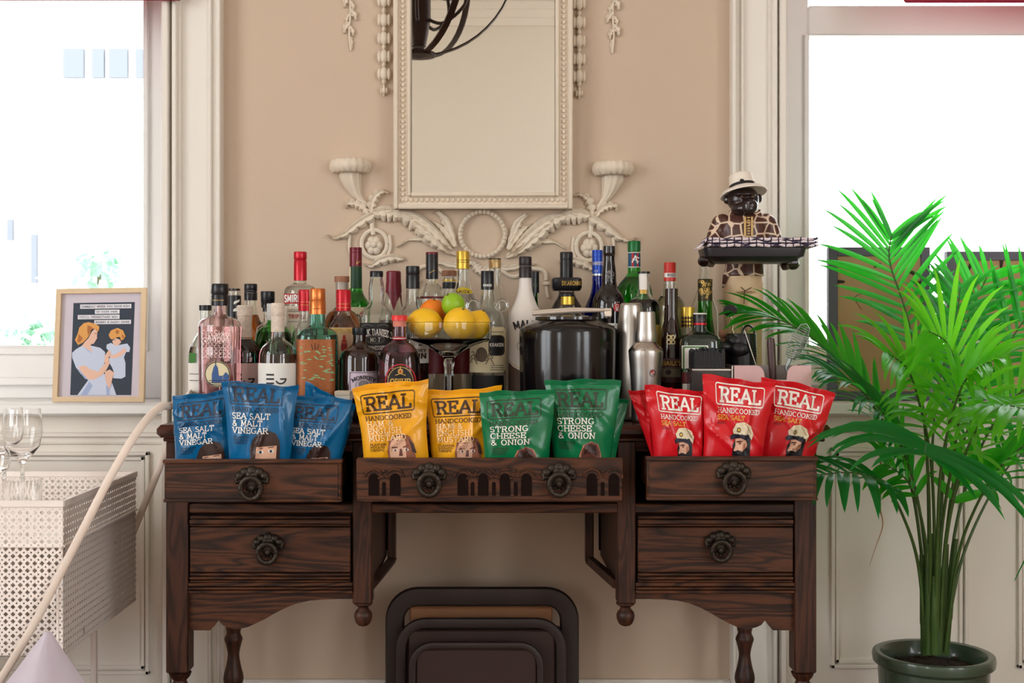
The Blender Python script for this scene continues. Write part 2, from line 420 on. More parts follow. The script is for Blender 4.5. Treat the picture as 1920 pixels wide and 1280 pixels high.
for i, (a, c) in enumerate(B0):
    f = MB(); y = RYB - .12
    for q in ((a, a + .07, .6, 2.6), (c - .07, c, .6, 2.6), (a + .07, c - .07, .6, .68), (a + .07, c - .07, 2.52, 2.6), (a + .07, c - .07, 1.57, 1.62)): f.box(q[0], q[1], y, y + .05, q[2], q[3])
    o = struct(f.build('window_%d' % (3 + i), m_white2, fix=False))
f = MB(); x = RX0 - .12  # unseen left window, added as more fill for the room
for q in ((-3, -2.93, .55, 2.75), (-1.07, -1, .55, 2.75), (-2.93, -1.07, .55, .63), (-2.93, -1.07, 2.67, 2.75), (-2.93, -1.07, 1.6, 1.66), (-2.03, -1.97, .63, 2.67)): f.box(x, x + .05, q[0], q[1], q[2], q[3])
struct(f.build('window_5', m_white2, fix=False))
f = MB(); x = RX1 + .07  # unseen right window, added to brighten the back wall
for q in ((-4.5, -4.43, .55, 2.75), (-2.77, -2.7, .55, 2.75), (-4.43, -2.77, .55, .63), (-4.43, -2.77, 2.67, 2.75), (-4.43, -2.77, 1.6, 1.66)): f.box(x, x + .05, q[0], q[1], q[2], q[3])
struct(f.build('window_6', m_white2, fix=False))

# wainscot below the sills
def panel_frame(b, x0, x1, z0, z1, y):
    t = .020
    for k, (o, d) in enumerate(((0, .012), (.012, .007))):
        X0, X1, Z0, Z1 = x0 + o, x1 - o, z0 + o, z1 - o
        b.box(X0, X0 + t * .45, y - d, y, Z0, Z1, bev=.002); b.box(X1 - t * .45, X1, y - d, y, Z0, Z1, bev=.002)
        b.box(X0, X1, y - d, y, Z0, Z0 + t * .45, bev=.002); b.box(X0, X1, y - d, y, Z1 - t * .45, Z1, bev=.002)
def wains(name, x0, x1, frames, rails):
    b = MB(); b.box(x0, x1, WY - .014, WY, 0, SZ - .03)
    for q in frames: panel_frame(b, *q, WY - .013)
    for z, h, d in rails: b.box(x0, x1, WY - .014 - d, WY - .012, z, z + h, bev=.003)
    return struct(b.build(name, m_white, fix=False))
wains('trim_6', RX0, LW1, [(-1.9, -.815, .12, .655), (-3.0 + .03, -1.95, .12, .655)], [(.690, .012, .008), (.672, .006, .004)])
wains('trim_7', RW0, RX1, [(.825, 1.155, .135, .665), (1.275, 1.9, .135, .665), (1.95, 3.1, .135, .665)], [(.700, .010, .006)])
b = MB(); b.box(-.640, .585, WY - .016, WY, 0, .105, bev=.006); struct(b.build('baseboard_front', m_white, fix=False))
b = MB(); b.box(RX0, RX1, RYB, RYB + .02, 0, .14, bev=.005); struct(b.build('baseboard_back', m_white, fix=False))
# window blinds, gathered up
for lab, x0, x1, y, z in (('red roller blind drawn up above the left window', LW0 - .05, -.725, WY - .075, 1.7280), ('red roller blind drawn up above the right window', .985, RW1 + .05, WY - .075, 1.7225)):
    b = MB()
    for k in range(5): b.box(x0 + .002 * k, x1 - .002 * k, y - .008 * (k % 2), y + .012, z + .10 * k, z + .10 * k + .098, bev=.012)
    r = thing('roller_blind', lab, 'blind', ((x0 + x1) / 2, y, z), 'red window blinds')
    o = b.build('blind_cloth', m_red, r, fix=False); o.location = (-(x0 + x1) / 2, -y, -z)
    b = MB(); b.lathe([(.012, z + .5), (.022, z + .5), (.022, z + .54)], n=8, c=((x0 + x1) / 2, y + .02, 0)); 
    q = MB(); q.box(x0, x1, y - .015, y + .045, z + .498, z + .56, bev=.01); o = q.build('headrail', m_white2, r, fix=False); o.location = (-(x0 + x1) / 2, -y, -z)

# ------------------------------------------------------------------ outside
m_bld = mat('white_render', (225, 222, 218), .9)
m_bwin = mat('far_window', (104, 108, 116), .6, spec=.2)
m_ground = mat('pale_paving', (190, 186, 178), .95)
b = MB(); b.box(-25, 25, WO + .3, 40, -.5, -.4); struct(b.build('floor_outside', m_ground, fix=False))
bl = thing('house', 'pale rendered house across the street seen through the left window', 'building', (-5, 9, -.4))
def part(mb, nm, m, par):
    o = mb.build(nm, m, par, fix=False); o.location = (-par.location[0], -par.location[1], -par.location[2]); return o
b = MB(); b.box(-9.5, -.5, 9, 12, -.4, 5.2); b.box(-9.5, -.5, 8.85, 9, 2.72, 2.86); b.box(-9.5, -.5, 8.8, 9, 5.2, 5.35); part(b, 'wall', m_bld, bl)
for px0, px1, p0, p1 in ((120, 158, 92, 146), (174, 196, 92, 146), (206, 240, 92, 146), (256, 268, 92, 146), (45, 78, 222, 232), (108, 262, 224, 236), (60, 70, 440, 530), (15, 25, 412, 450)):
    a, c = P(px0, p0, 8.98), P(px1, p1, 8.98)
    b = MB(); b.box(a.x, c.x, 8.955, 8.999, c.z, a.z); f = part(b, 'window', m_bwin, bl)
m_bush = leafmat('shrub_leaf', (175, 205, 190), (185, 215, 195), .6)
def leafy(label, px, py, Y, rad, n, h):
    c = P(px, py, Y); t = thing('shrub', label, 'shrub', (c.x, Y, -.4), 'shrubs outside the left window')
    b = MB(); b.tube([(0, 0, 0), (.03, 0, (c.z + .4) * .6), (0, 0, c.z + .4)], [.03, .02, .012]); b.build('stem', mat('bark', (110, 95, 80), .9), t, fix=False)
    b = MB()
    for i in range(n):
        d = Vector((R.gauss(0, 1), R.gauss(0, .8), R.gauss(0, 1))).normalized() * rad * R.uniform(.2, 1)
        p = Vector((d.x, d.y, c.z + .4 + d.z * h)); a = Vector((R.uniform(-1, 1), R.uniform(-1, 1), R.uniform(-1, .4))).normalized() * .11; s = a.cross(Vector((R.random(), R.random(), R.random()))).normalized() * .035
        b.add([p, p + a * .5 + s, p + a, p + a * .5 - s], [(0, 1, 2, 3)], 0, False)
    b.build('foliage', m_bush, t, fix=False)
leafy('bush tree outside the left window, above the picture frame', 185, 500, 5.5, .34, 260, .9)
leafy('low bush outside the left window beside the picture frame', 60, 625, 5.2, .3, 220, .6)

# ------------------------------------------------------------------ dark oak desk
m_oak = wood('dark_oak', (84, 48, 28), (38, 22, 16), 0, 1.0, .45)
m_oakv = wood('dark_oak_upright', (72, 42, 29), (42, 25, 18), 2, 1.0, .45)
m_oakd = wood('dark_oak_top', (80, 40, 26), (44, 22, 16), 0, .8, .26)
m_dark = mat('recess_shade', (26, 16, 13), .85, spec=.08)  # near-black tone painting shade into arches, drawer gaps and back panels
m_iron = mat('aged_brass', (58, 50, 42), .45, metal=.7, noise_amt=.35, noise_scale=90, bump=.5, bump_scale=300)
TZ = .759; TB = .733; DF = .16      # tabletop top / underside, carcass face
desk = thing('oak_desk', 'dark carved oak pedestal desk with its three top drawers pulled out full of crisp bags', 'desk', (0, .38, 0))
def dp(mb, nm, m, par=desk, **k):
    o = mb.build(nm, m, par, fix=False)
    q = par; off = Vector((0, 0, 0))
    while q is not None: off += q.location; q = q.parent
    o.location = -off; return o
XL, XR = -.660, .684
b = MB(); b.box(XL, XR, .14, .635, TB, TZ, bev=.012); b.box(XL + .012, XR - .012, .152, .63, TB - .008, TB, bev=.003); dp(b, 'tabletop', m_oakd)
def dz(py, Y=DF): return WZ(py, Y)
def dx(px, Y=DF): return WX(px, Y)
# posts
posts = dict(lo=(dx(311), dx(353)), li=(dx(661), dx(697)), ri=(dx(1158), dx(1192)), ro=(dx(1490), dx(1531)))
for k, (a, c) in posts.items():
    b = MB()
    if k in ('lo', 'ro'):
        zb = dz(1262); b.box(a, c, DF, DF + .05, zb, TB - .008, bev=.003)
        cx = (a + c) / 2; cy = DF + .025
        b.lathe([(.008, zb + .002), (.023, zb - .004), (.020, zb - .012), (.013, zb - .02), (.024, zb - .05), (.024, zb - .09), (.014, zb - .14), (.022, zb - .165), (.016, zb - .20), (.024, zb - .235), (.024, 0)], c=(cx, cy, 0), n=20)
    else:
        zb = dz(1132); b.box(a, c, DF, DF + .045, zb, TB - .008, bev=.003)
        cx = (a + c) / 2; cy = DF + .022
        b.lathe(smooth_prof([(.006, zb + .001), (.019, zb), (.019, zb - .005), (.011, zb - .009), (.010, zb - .013), (.018, zb - .022), (.0185, zb - .032), (.013, zb - .046), (.0, zb - .05)]), c=(cx, cy, 0), n=20)
    dp(b, 'leg' if k in ('lo', 'ro') else 'pendant_post', m_oakv)
for px in (437, 1397):     # rear turned legs
    cx = dx(px, .57); b = MB(); z0 = WZ(1180, .57); cy = .575
    b.box(cx - .022, cx + .022, cy - .02, cy + .025, z0 + .02, TB - .01)
    pr = [(.018, z0 + .025), (.018, z0), (.015, z0 - .008), (.022, z0 - .022), (.019, z0 - .03), (.014, z0 - .05), (.013, z0 - .062), (.017, z0 - .085), (.024, z0 - .11), (.022, z0 - .125), (.015, z0 - .14), (.023, z0 - .15), (.023, .03), (.015, .02), (.020, 0)]
    b.lathe(smooth_prof(pr), c=(cx, cy, 0), n=20); dp(b, 'leg', m_oakv)
# inner rear posts and side panels
for xa, xb in ((dx(697) - .028, dx(697) - .004), (dx(1158) + .004, dx(1158) + .028)):
    b = MB(); b.box(xa, xb, DF + .04, .60, dz(1112), TB - .01); dp(b, 'side_panel', m_oakv)
for xa in (WX(727, .57), WX(1098, .57)):
    b = MB(); b.box(xa, xa + .018, .555, .60, WZ(1056, .57), WZ(957, .57), bev=.004); dp(b, 'rear_post', m_oakv)
for xa, xb, x2 in ((dx(697) - .004, WX(735, .57), 0), (dx(1158) + .004, WX(1106, .57), 0)):   # diagonal inner braces
    b = MB(); b.tube([(xa, DF + .04, dz(1112) + .01), (xb, .57, WZ(1058, .57) + .01)], .012, n=4); dp(b, 'brace', m_oakv)
for xa, xb in ((dx(311) + .004, dx(311) + .022), (dx(1531) - .022, dx(1531) - .004)):
    b = MB(); b.box(xa, xb, DF + .04, .60, dz(1112), TB - .01); dp(b, 'side_panel', m_oakv)
b = MB(); b.box(dx(311) + .01, dx(697), .588, .60, dz(1100), TB - .01); dp(b, 'back_panel', m_dark)
b = MB(); b.box(dx(1158), dx(1531) - .01, .588, .60, dz(1100), TB - .01); dp(b, 'back_panel', m_dark)
# rails
b = MB(); b.box(dx(353), dx(1490), DF + .004, DF + .04, dz(962), dz(945), bev=.003); b.box(dx(697), dx(1158), DF + .02, .6, dz(960), dz(950)); dp(b, 'long_rail', m_oak)
b = MB(); b.box(dx(697), dx(1158), .58, .60, WZ(950, .57), TB - .01); dp(b, 'back_panel', m_dark)
b = MB(); b.box(dx(353), dx(1490), DF + .02, DF + .035, TB - .03, TB - .008); dp(b, 'top_rail', m_oakd)
def pedestal(x0, x1, mirror):
    """lower drawer front with stepped mouldings, rail and shaped apron"""
    b = MB()
    b.box(x0, x1, DF + .012, DF + .03, dz(1110), dz(958))
    dp(b, 'drawer_surround', m_dark)
    d = MB(); e = .004
    d.box(x0 + e, x1 - e, DF - .004, DF + .02, dz(1072), dz(988), bev=.002)
    for p0, p1, dd in ((967, 972, .004), (973, 981, .009), (982, 986, .004), (1074, 1079, .004), (1080, 1085, .009), (1087, 1091, .004)):
        d.box(x0 + e, x1 - e, DF - dd, DF + .02, dz(p1), dz(p0), bev=.002)
    dr = dp(d, 'drawer', m_oak)
    r = MB()
    for p0, p1, dd in ((1092, 1099, .002), (1100, 1104, .008), (1106, 1112, .003)): r.box(x0, x1, DF - dd, DF + .03, dz(p1), dz(p0), bev=.002)
    dp(r, 'rail', m_oak)
    # apron
    pts = [(352, 1110), (352, 1184), (392, 1184), (399, 1176), (407, 1165), (415, 1174), (424, 1178), (436, 1181), (448, 1181), (462, 1178), (478, 1171), (496, 1162), (515, 1151), (535, 1141), (556, 1133), (580, 1128), (605, 1126), (635, 1125), (663, 1125), (663, 1110)]
    if mirror: pts = [((352 + 1490) - p, q) for p, q in pts]; pts = [(p, q) for p, q in pts]; k = (1490 - 1192) / (663 - 352); pts = [(1490 - (1490 - p) * k, q) for p, q in pts]
    a = MB(); a.prism([(dx(p), dz(q)) for p, q in pts], DF + .012, DF + .028); dp(a, 'apron', m_oak)
    return dr
ld = pedestal(dx(353), dx(661), False); rd = pedestal(dx(1192), dx(1490), True)

def handle(par, px, py, Y, sc=1.0):
    """cast rosette backplate with scrolled lobes and a ring of leaves"""
    c = P(px, py, Y); d = (Y - CAMY) / FPX * sc; b = MB()
    for a, rr, rad in ((90, 22, 11), (55, 24, 9), (125, 24, 9), (22, 25, 9), (158, 25, 9), (72, 14, 9), (108, 14, 9)):
        b.ball((c.x + math.cos(math.radians(a)) * rr * d, c.y - .003, c.z + math.sin(math.radians(a)) * rr * .72 * d + 4 * d), (rad * d, .008, rad * d), 12)
    b.ball((c.x, c.y - .002, c.z - 2 * d), (17 * d, .010, 18 * d), 16)
    b.tube([(c.x - 19 * d, c.y - .002, c.z + 2 * d), (c.x - 29 * d, c.y - .006, c.z), (c.x - 30 * d, c.y - .004, c.z + 8 * d), (c.x - 24 * d, c.y - .004, c.z + 10 * d)], [.005, .004, .004, .003])
    b.tube([(c.x + 19 * d, c.y - .002, c.z + 2 * d), (c.x + 29 * d, c.y - .006, c.z), (c.x + 30 * d, c.y - .004, c.z + 8 * d), (c.x + 24 * d, c.y - .004, c.z + 10 * d)], [.005, .004, .004, .003])
    o = dp(b, 'handle', m_iron, par)
    g = MB(); ring = [(c.x + math.cos(2 * PI * i / 28) * 19 * d, c.y - .016 - .002 * math.sin(2 * PI * i / 28), c.z - 11 * d + math.sin(2 * PI * i / 28) * 20 * d) for i in range(29)]
    g.tube(ring, [.0045 + .0013 * (i % 2) for i in range(29)], n=8)
    for i in range(0, 28, 2): g.ball(ring[i], (.0052, .0052, .0052), 8)
    g.ball((c.x, c.y - .008, c.z - 10 * d), (7 * d, .006, 8 * d), 12)
    for q in range(8): g.ball((c.x + math.cos(q * PI / 4) * 10 * d, c.y - .006, c.z - 10 * d + math.sin(q * PI / 4) * 11 * d), (.003, .003, .003), 6)
    dp(g, 'ring_pull', m_iron, o)

def top_drawer(px0, px1, pt, pb, handles, arches=None):
    x0, x1 = WX(px0, 0), WX(px1, 0); z1, z0 = WZ(pt, 0), WZ(pb, 0)
    b = MB()
    b.box(x0, x1, 0, .018, z0, z1, bev=.003)
    if arches is None:
        b.box(x0 - .002, x1 + .002, -.006, .016, z1 - .006, z1 + .001, bev=.002); b.box(x0 - .001, x1 + .001, -.004, .016, z0 - .001, z0 + .005, bev=.002)
        b.box(x0 + .004, x1 - .006, -.002, .012, z0 + .006, z1 - .008, bev=.001)
    b.box(x0 + .012, x0 + .022, .016, .50, z0 + .006, z1 - .014); b.box(x1 - .022, x1 - .012, .016, .50, z0 + .006, z1 - .014)
    b.box(x0 + .012, x1 - .012, .018, .50, z0 + .006, z0 + .014); b.box(x0 + .012, x1 - .012, .49, .50, z0 + .012, z1 - .03)
    dr = dp(b, 'drawer', m_oak)
    if arches:
      for gi, arches_ in enumerate((arches[:3], arches[3:10], arches[10:])):
        a = MB()
        for cx, wd, p0, p1 in arches_:      # flush arches, recess shade put into their colour, with a raised hood
            X = WX(cx, 0); W = wd * .001 / 2; Z0 = WZ(p1, 0); Z1 = WZ(p0, 0)
            pts = [(X - W, Z0), (X + W, Z0)] + [(X + W * math.cos(t * PI / 8), Z1 - W + W * math.sin(t * PI / 8)) for t in range(9)]
            a.prism(pts, -.0012, .004, 0)
            if wd > 10:
                hd = [(X + (W + .006) * math.cos(t * PI / 10), -.002, Z1 - W + .002 + (W + .006) * math.sin(t * PI / 10)) for t in range(11)]
                a.tube(hd, .0022, n=6, mi=1)
            else:
                a.tube([(X - .011, -.001, Z1 + .006), (X, -.002, Z1 + .012), (X + .011, -.001, Z1 + .006)], .0022, n=6, mi=1); a.ball((X, -.001, Z1 + .02), .003, 8, mi=1)
        dp(a, 'arcade_carving', [m_dark, m_oak], dr)
    for hx, hy in handles: handle(dr, hx, hy, -.002)
top_drawer(308, 640, 862, 940, [(473, 903)])
top_drawer(1213, 1532, 857, 937, [(1375, 893)])
arc_l = [(701, 20, 887, 929), (720, 7, 903, 929), (741, 20, 887, 929), (868, 20, 887, 929), (886, 7, 903, 929), (906, 20, 887, 929), (926, 7, 903, 929), (947, 20, 887, 929), (967, 7, 903, 929), (987, 20, 887, 929), (1110, 20, 887, 929), (1130, 7, 903, 929), (1151, 20, 887, 929)]
top_drawer(668, 1168, 859, 941, [(805, 896), (1048, 896)], arc_l)
handle(ld, 503, 1025, DF - .008, .9); handle(rd, 1350, 1021, DF - .008, .9)

# ------------------------------------------------------------------ mirror with plaster ornament
m_pl = mat('white_gesso', (222, 208, 188), .6, noise_amt=.05, noise_scale=30, bump=.3, bump_scale=120)
m_mir = mat('mirror_silver', (238, 236, 230), .01, metal=1)
YM = WY - .002
mir = thing('wall_mirror', 'tall white framed mirror with carved leaf ornament below it, hung on the peach wall', 'mirror', (WX(906, .66), YM, WZ(392, .66)))
def mx_(px, Y=.665): return WX(px, Y)
def mz_(py, Y=.665): return WZ(py, Y)
ztop = 2.35
b = MB(); y0, y1 = YM - .045, YM
X0, X1, I0, I1 = mx_(738), mx_(1074), mx_(771), mx_(1041); Z0, Zi = mz_(392), mz_(361)
for q in ((X0, I0, Z0, ztop), (I1, X1, Z0, ztop), (I0, I1, Z0, Zi), (I0, I1, ztop - .04, ztop)): b.box(q[0], q[1], y0 + .012, y1, q[2], q[3])
for (xa, xb, za, zb) in ((X0, X0 + .012, Z0, ztop), (X1 - .012, X1, Z0, ztop), (X0 + .0115, X1 - .0115, Z0, Z0 + .012), (I0 - .010, I0, Zi - .01, ztop), (I1, I1 + .010, Zi - .01, ztop), (I0 - .0005, I1 + .0005, Zi - .010, Zi)):
    b.box(xa, xb, y0, y1 - .02, za, zb, bev=.004)
# beaded inner band
zz = Z0 + .022
while zz < ztop:
    for xx in (X0 + .022, X1 - .022): b.ball((xx, y0 + .012, zz), (.006, .006, .0055), 6)
    zz += .0125
xx = X0 + .03
while xx < X1 - .03: b.ball((xx, y0 + .012, Z0 + .022), (.0055, .006, .006), 6); xx += .0125
dp(b, 'frame', m_pl, mir)
b = MB(); b.box(I0 - .002, I1 + .002, YM - .022, YM - .018, Zi - .002, ztop - .03); dp(b, 'mirror_glass', m_mir, mir)

def leaf(b, pts, w, yb, lobes=5, side=0, th=.010, w0=.25, depth=.5):
    w *= 1.3; lobes += 2
    """carved acanthus leaf along a pixel path; lobed on one or both edges"""
    q = spline([Vector((p[0], p[1], 0)) for p in pts], 12); k = len(q); d = (yb - CAMY) / FPX; vs = []; fs = []
    for i, p in enumerate(q):
        t = i / (k - 1); tg = (q[min(i + 1, k - 1)] - q[max(i - 1, 0)]); tg.normalize(); nx, ny = -tg.y, tg.x
        env = (w0 + (1 - w0) * math.sin(PI * min(1, t * 1.15) ** .8)) * (1 if t < .9 else max(.05, (1 - t) / .1 * .8 + .2))
        lob = 1 - depth * (1 - abs(math.sin(PI * lobes * t)) ** .6)
        wa = w * env * (lob if side >= 0 else .55); wb = w * env * (lob if side <= 0 else .55)
        for s, hgt in ((-1, .0), (-.93, .55), (-.5, .95), (0, .7), (.5, .95), (.93, .55), (1, 0)):
            ww = wb if s < 0 else wa
            rip = 1 - .18 * abs(math.cos(PI * lobes * t)) ** 3
            X = WX(p.x + nx * ww * s, yb); Z = WZ(p.y + ny * ww * s, yb)
            vs.append((X, yb - th * hgt * rip, Z))
    for i in range(k - 1):
        for j in range(6): fs.append((i * 7 + j, i * 7 + j + 1, i * 7 + 8 + j, i * 7 + 7 + j))
    b.add(vs, fs)
YO = WY - .001
def stem_(b, pts, r, y=None, n=8):
    y = y or YO - .004; b.tube([P(p[0], p[1], y) for p in spline([Vector((p[0], p[1], 0)) for p in pts], 5)], r, n=n)
def orn(mirror):
    f = (lambda x, y: (1806 - x + 0, y + 5)) if mirror else (lambda x, y: (x, y))
    F = lambda L: [f(*p) for p in L]; sd = -1 if mirror else 1
    # bracket: cone and frilled shelf
    b = MB(); d = (YO - CAMY) / FPX
    c0 = f(654, 0)[0]
    n = 20; rings = []
    for (cx, cy, r) in ((654, 318, 21), (655, 332, 20), (659, 348, 16), (665, 362, 11), (673, 372, 8), (680, 379, 7), (684, 386, 3)):
        px, py = f(cx, cy); rings.append((WX(px, YO - .03), WZ(py, YO - .03), r * d))
    vs = []; fs = []
    for X, Z, r in rings:
        for j in range(n):
            t = PI * j / (n - 1); fl = 1 + .05 * math.cos(t * 10); vs.append((X + r * fl * math.cos(t), YO - 1.1 * r * fl * math.sin(t), Z))
    for i in range(len(rings) - 1):
        for j in range(n - 1): fs.append((i * n + j, i * n + j + 1, i * n + n + j + 1, i * n + n + j))
    b.add(vs, fs)
    px, py = f(654, 310); X, Z = WX(px, YO - .04), WZ(py, YO - .04)
    vs = []; fs = []
    pr = [(.60, -11), (.86, -10), (1.0, -4), (1.02, 3), (.96, 10), (.86, 13), (.0, 13)]
    for rr, zz in pr:
        for j in range(41):
            t = PI * j / 40; k = 1 + .035 * abs(math.sin(t * 9)); r = 38 * d * rr * k; vs.append((X + r * math.cos(t), YO - 1.15 * r * math.sin(t), Z + zz * d * (1 + .12 * abs(math.sin(t * 9)))))
    for i in range(len(pr) - 1):
        for j in range(40): fs.append((i * 41 + j, i * 41 + j + 1, i * 41 + 42 + j, i * 41 + 41 + j))
    b.add(vs, fs); dp(b, 'candle_bracket', m_pl, mir)
    b = MB()
    leaf(b, F([(697, 400), (697, 385), (704, 368), (718, 360), (731, 364)]), 8, YO, 4, 0, .014)
    leaf(b, F([(690, 402), (680, 388), (666, 381), (652, 382), (650, 392)]), 8, YO, 4, 0, .014)
    leaf(b, F([(738, 394), (712, 398), (690, 408), (668, 422), (648, 438), (628, 446), (615, 440)]), 11, YO, 6, -sd, .018)
    leaf(b, F([(700, 398), (726, 396), (752, 402), (778, 412)]), 17, YO, 4, sd, .020)
    leaf(b, F([(745, 400), (772, 408), (800, 425), (828, 448), (850, 470)]), 19, YO, 6, sd, .022)
    leaf(b, F([(775, 416), (800, 438), (824, 460), (846, 478)]), 12, YO - .004, 4, sd, .020)
    leaf(b, F([(858, 478), (842, 470), (815, 456), (790, 448), (765, 450), (744, 464)]), 7, YO, 3, 0, .010)
    stem_(b, F([(853, 462), (846, 435), (838, 412), (820, 398)]), .006)
    leaf(b, F([(852, 452), (840, 425), (830, 408), (814, 398)]), 7, YO, 3, 0, .012)
    leaf(b, F([(854, 464), (838, 440), (824, 424), (808, 414)]), 6, YO, 3, 0, .010)
    # ring scroll with a flower
    stem_(b, F([(702 + 24 * math.cos(math.radians(a)), 457 + 26 * math.sin(math.radians(a))) for a in range(0, 361, 24)]), .0055)
    stem_(b, F([(698, 405), (698, 425), (700, 440)]), [.006] * 11)
    for a in range(0, 360, 60):
        p = f(701 + 9 * math.cos(math.radians(a)), 460 + 10 * math.sin(math.radians(a))); q = P(p[0], p[1], YO - .006); b.ball(q, (.010, .009, .011), 8)
    q = P(*f(701, 459), YO - .010); b.ball(q, (.009, .010, .009), 8)
    leaf(b, F([(757, 486), (735, 482), (712, 488), (696, 498), (682, 494)]), 10, YO, 4, -sd, .014)
    stem_(b, F([(730, 440), (732, 465), (724, 484)]), .004)
    stem_(b, F([(656, 440), (656, 470), (668, 495)]), .004)
    # lower branches
    stem_(b, F([(885, 492), (868, 500), (850, 512), (835, 512), (815, 498)]), .005)
    leaf(b, F([(880, 490), (855, 498), (825, 492), (800, 490)]), 6, YO, 3, 0, .010)
    stem_(b, F([(815, 498), (792, 500), (783, 508), (782, 520)]), .005)
    q = P(*f(782, 527), YO - .006); b.ball(q, (.010, .008, .006), 8); stem_(b, F([(782, 527), (780, 545), (778, 552)]), .004)
    leaf(b, F([(905, 512), (893, 500), (884, 486)]), 8, YO, 3, 0, .010)
    dp(b, 'acanthus_scroll', m_pl, mir)
    # garlands
    b = MB()
    for k in range(15):
        y = 172 - k * 31 * (1 + .06 * k * .3); s = 1 if k > 0 else .55
        if y < -330: break
        px = 720
        for dxx, hh, ww in ((0, 13, 8), (-9, 11, 4), (9, 11, 4)):
            q = P(*f(px + dxx * s, y - 2), YO - .010); b.ball(q, (ww * s * d, .010 if dxx == 0 else .007, hh * s * d), 10)
        q = P(*f(px, y - 19), YO - .008); b.ball(q, (.0055, .007, .0075), 8)
    stem_(b, F([(720, 180), (720, -330)]), .0028)
    dp(b, 'garland', m_pl, mir)
    b = MB()
    stem_(b, F([(658, 95), (655, 60), (657, 20), (655, -60), (657, -330)]), .0025)
    for k in range(12):
        y = 84 - k * 24
        if k == 0: leaf(b, F([(657, 68), (659, 80), (660, 94)]), 3.5, YO, 1, 0, .006)
        else:
            leaf(b, F([(656, y - 18), (648, y - 8), (646, y + 4)] if k % 2 else [(656, y - 18), (665, y - 8), (668, y + 4)]), 5.5, YO, 1, 0, .009)
            leaf(b, F([(656, y - 10), (662, y), (661, y + 10)] if k % 2 else [(656, y - 10), (650, y), (652, y + 10)]), 4, YO, 1, 0, .008)
    dp(b, 'garland', m_pl, mir)
orn(False); orn(True)
b = MB()
for i in range(34):
    a = 2 * PI * i / 34; b.ball(P(905 + 42 * math.cos(a), 439 + 42 * math.sin(a), YO - .008), (.0062, .008, .0062), 8)
b.tube([P(905 + 42 * math.cos(2 * PI * i / 32), 439 + 42 * math.sin(2 * PI * i / 32), YO - .004) for i in range(33)], .006, n=8)
dp(b, 'beaded_wreath', m_pl, mir)

# ------------------------------------------------------------------ orb chandelier, seen in the mirror
m_blk = mat('wrought_iron', (52, 36, 30), .5, metal=.6)
m_candle = mat('candle_tube', (190, 120, 90), .6)
ccx, ccy, ccz, cr = -.285, -1.5, 2.47, .40
ch = thing('orb_chandelier', 'dark iron orb chandelier hanging from the ceiling, its reflection showing in the mirror', 'chandelier', (ccx, ccy, RZ))
b = MB()
b.tube([(ccx, ccy, RZ), (ccx, ccy, ccz + .3)], .008); b.tube([(ccx, ccy, ccz + .3), (ccx, ccy, ccz - .1), (ccx, ccy, ccz - .25), (ccx, ccy, ccz - .36)], [.045, .05, .05, .03], n=12)
b.lathe([(.0, -.41), (.07, -.40), (.07, -.385), (.03, -.37)], c=(ccx, ccy, ccz), n=20); b.lathe([(.05, RZ - .03), (.07, RZ)], c=(ccx, ccy, 0), n=20)
dp(b, 'column', m_blk, ch)
for k, (ax, az) in enumerate(((0, 0), (60, 0), (120, 0), (0, 75), (35, 60))):
    M = Matrix.Translation((ccx, ccy, ccz)) @ Matrix.Rotation(math.radians(ax), 4, 'Z') @ Matrix.Rotation(math.radians(az), 4, 'X')
    b = MB(); vs = []; fs = []
    for i in range(48):
        a = 2 * PI * i / 48
        for rr, yy in ((cr, -.014), (cr, .014), (cr - .006, .014), (cr - .006, -.014)): vs.append((rr * math.cos(a), yy, rr * math.sin(a)))
    for i in range(48):
        for j in range(4): fs.append((i * 4 + j, i * 4 + (j + 1) % 4, (i + 1) % 48 * 4 + (j + 1) % 4, (i + 1) % 48 * 4 + j))
    b.add(vs, fs, 0, True, M); dp(b, 'hoop', m_blk, ch)
for k in range(5):
    a = 2 * PI * k / 5 + .3; r = .2; px_, py_ = ccx + r * math.cos(a), ccy + r * math.sin(a)
    b = MB(); b.tube(spline([(ccx, ccy, ccz - .22), ((ccx + px_) / 2, (ccy + py_) / 2, ccz - .27), (px_, py_, ccz - .2), (px_, py_, ccz - .12)]), .007)
    b.lathe([(.0, -.125), (.035, -.12), (.04, -.105), (.02, -.11), (.012, -.09)], c=(px_, py_, ccz), n=16); arm = dp(b, 'arm', m_blk, ch)
    b = MB(); b.lathe([(.013, -.11), (.013, .0), (.0, .004)], c=(px_, py_, ccz), n=12); dp(b, 'candle_tube', m_candle, arm)
# ------------------------------------------------------------------ bottles
def glass(name, rgb, rough=0.0): return mat('glass_' + name, rgb, rough, trans=1, ior=1.46)
def liq(name, rgb): return mat('liquid_' + name, rgb, 0, trans=1, ior=1.34)
g_clear = glass('clear', (246, 250, 248)); g_green = glass('green', (110, 215, 110)); g_dgreen = glass('dark_green', (40, 120, 60)); g_teal = glass('teal', (165, 232, 218)); g_pink = glass('pink', (250, 228, 230)); g_blue = glass('blue', (70, 90, 205))
g_lime = glass('lime', (90, 190, 60))
l_clear = liq('clear', (250, 250, 250)); l_pink = liq('pink', (248, 224, 222)); l_amber = liq('amber', (215, 125, 50)); l_dark = liq('dark', (60, 22, 22)); l_red = liq('red', (130, 30, 40)); l_rose = liq('rose', (236, 190, 188)); l_peach = liq('peach', (235, 200, 170)); l_green = liq('green', (120, 225, 120)); l_brown = liq('brown', (120, 60, 25))
p_black = mat('black_glass', (16, 12, 14), .08, coat=.5); p_brown = mat('brown_black_glass', (36, 16, 12), .08, coat=.5)
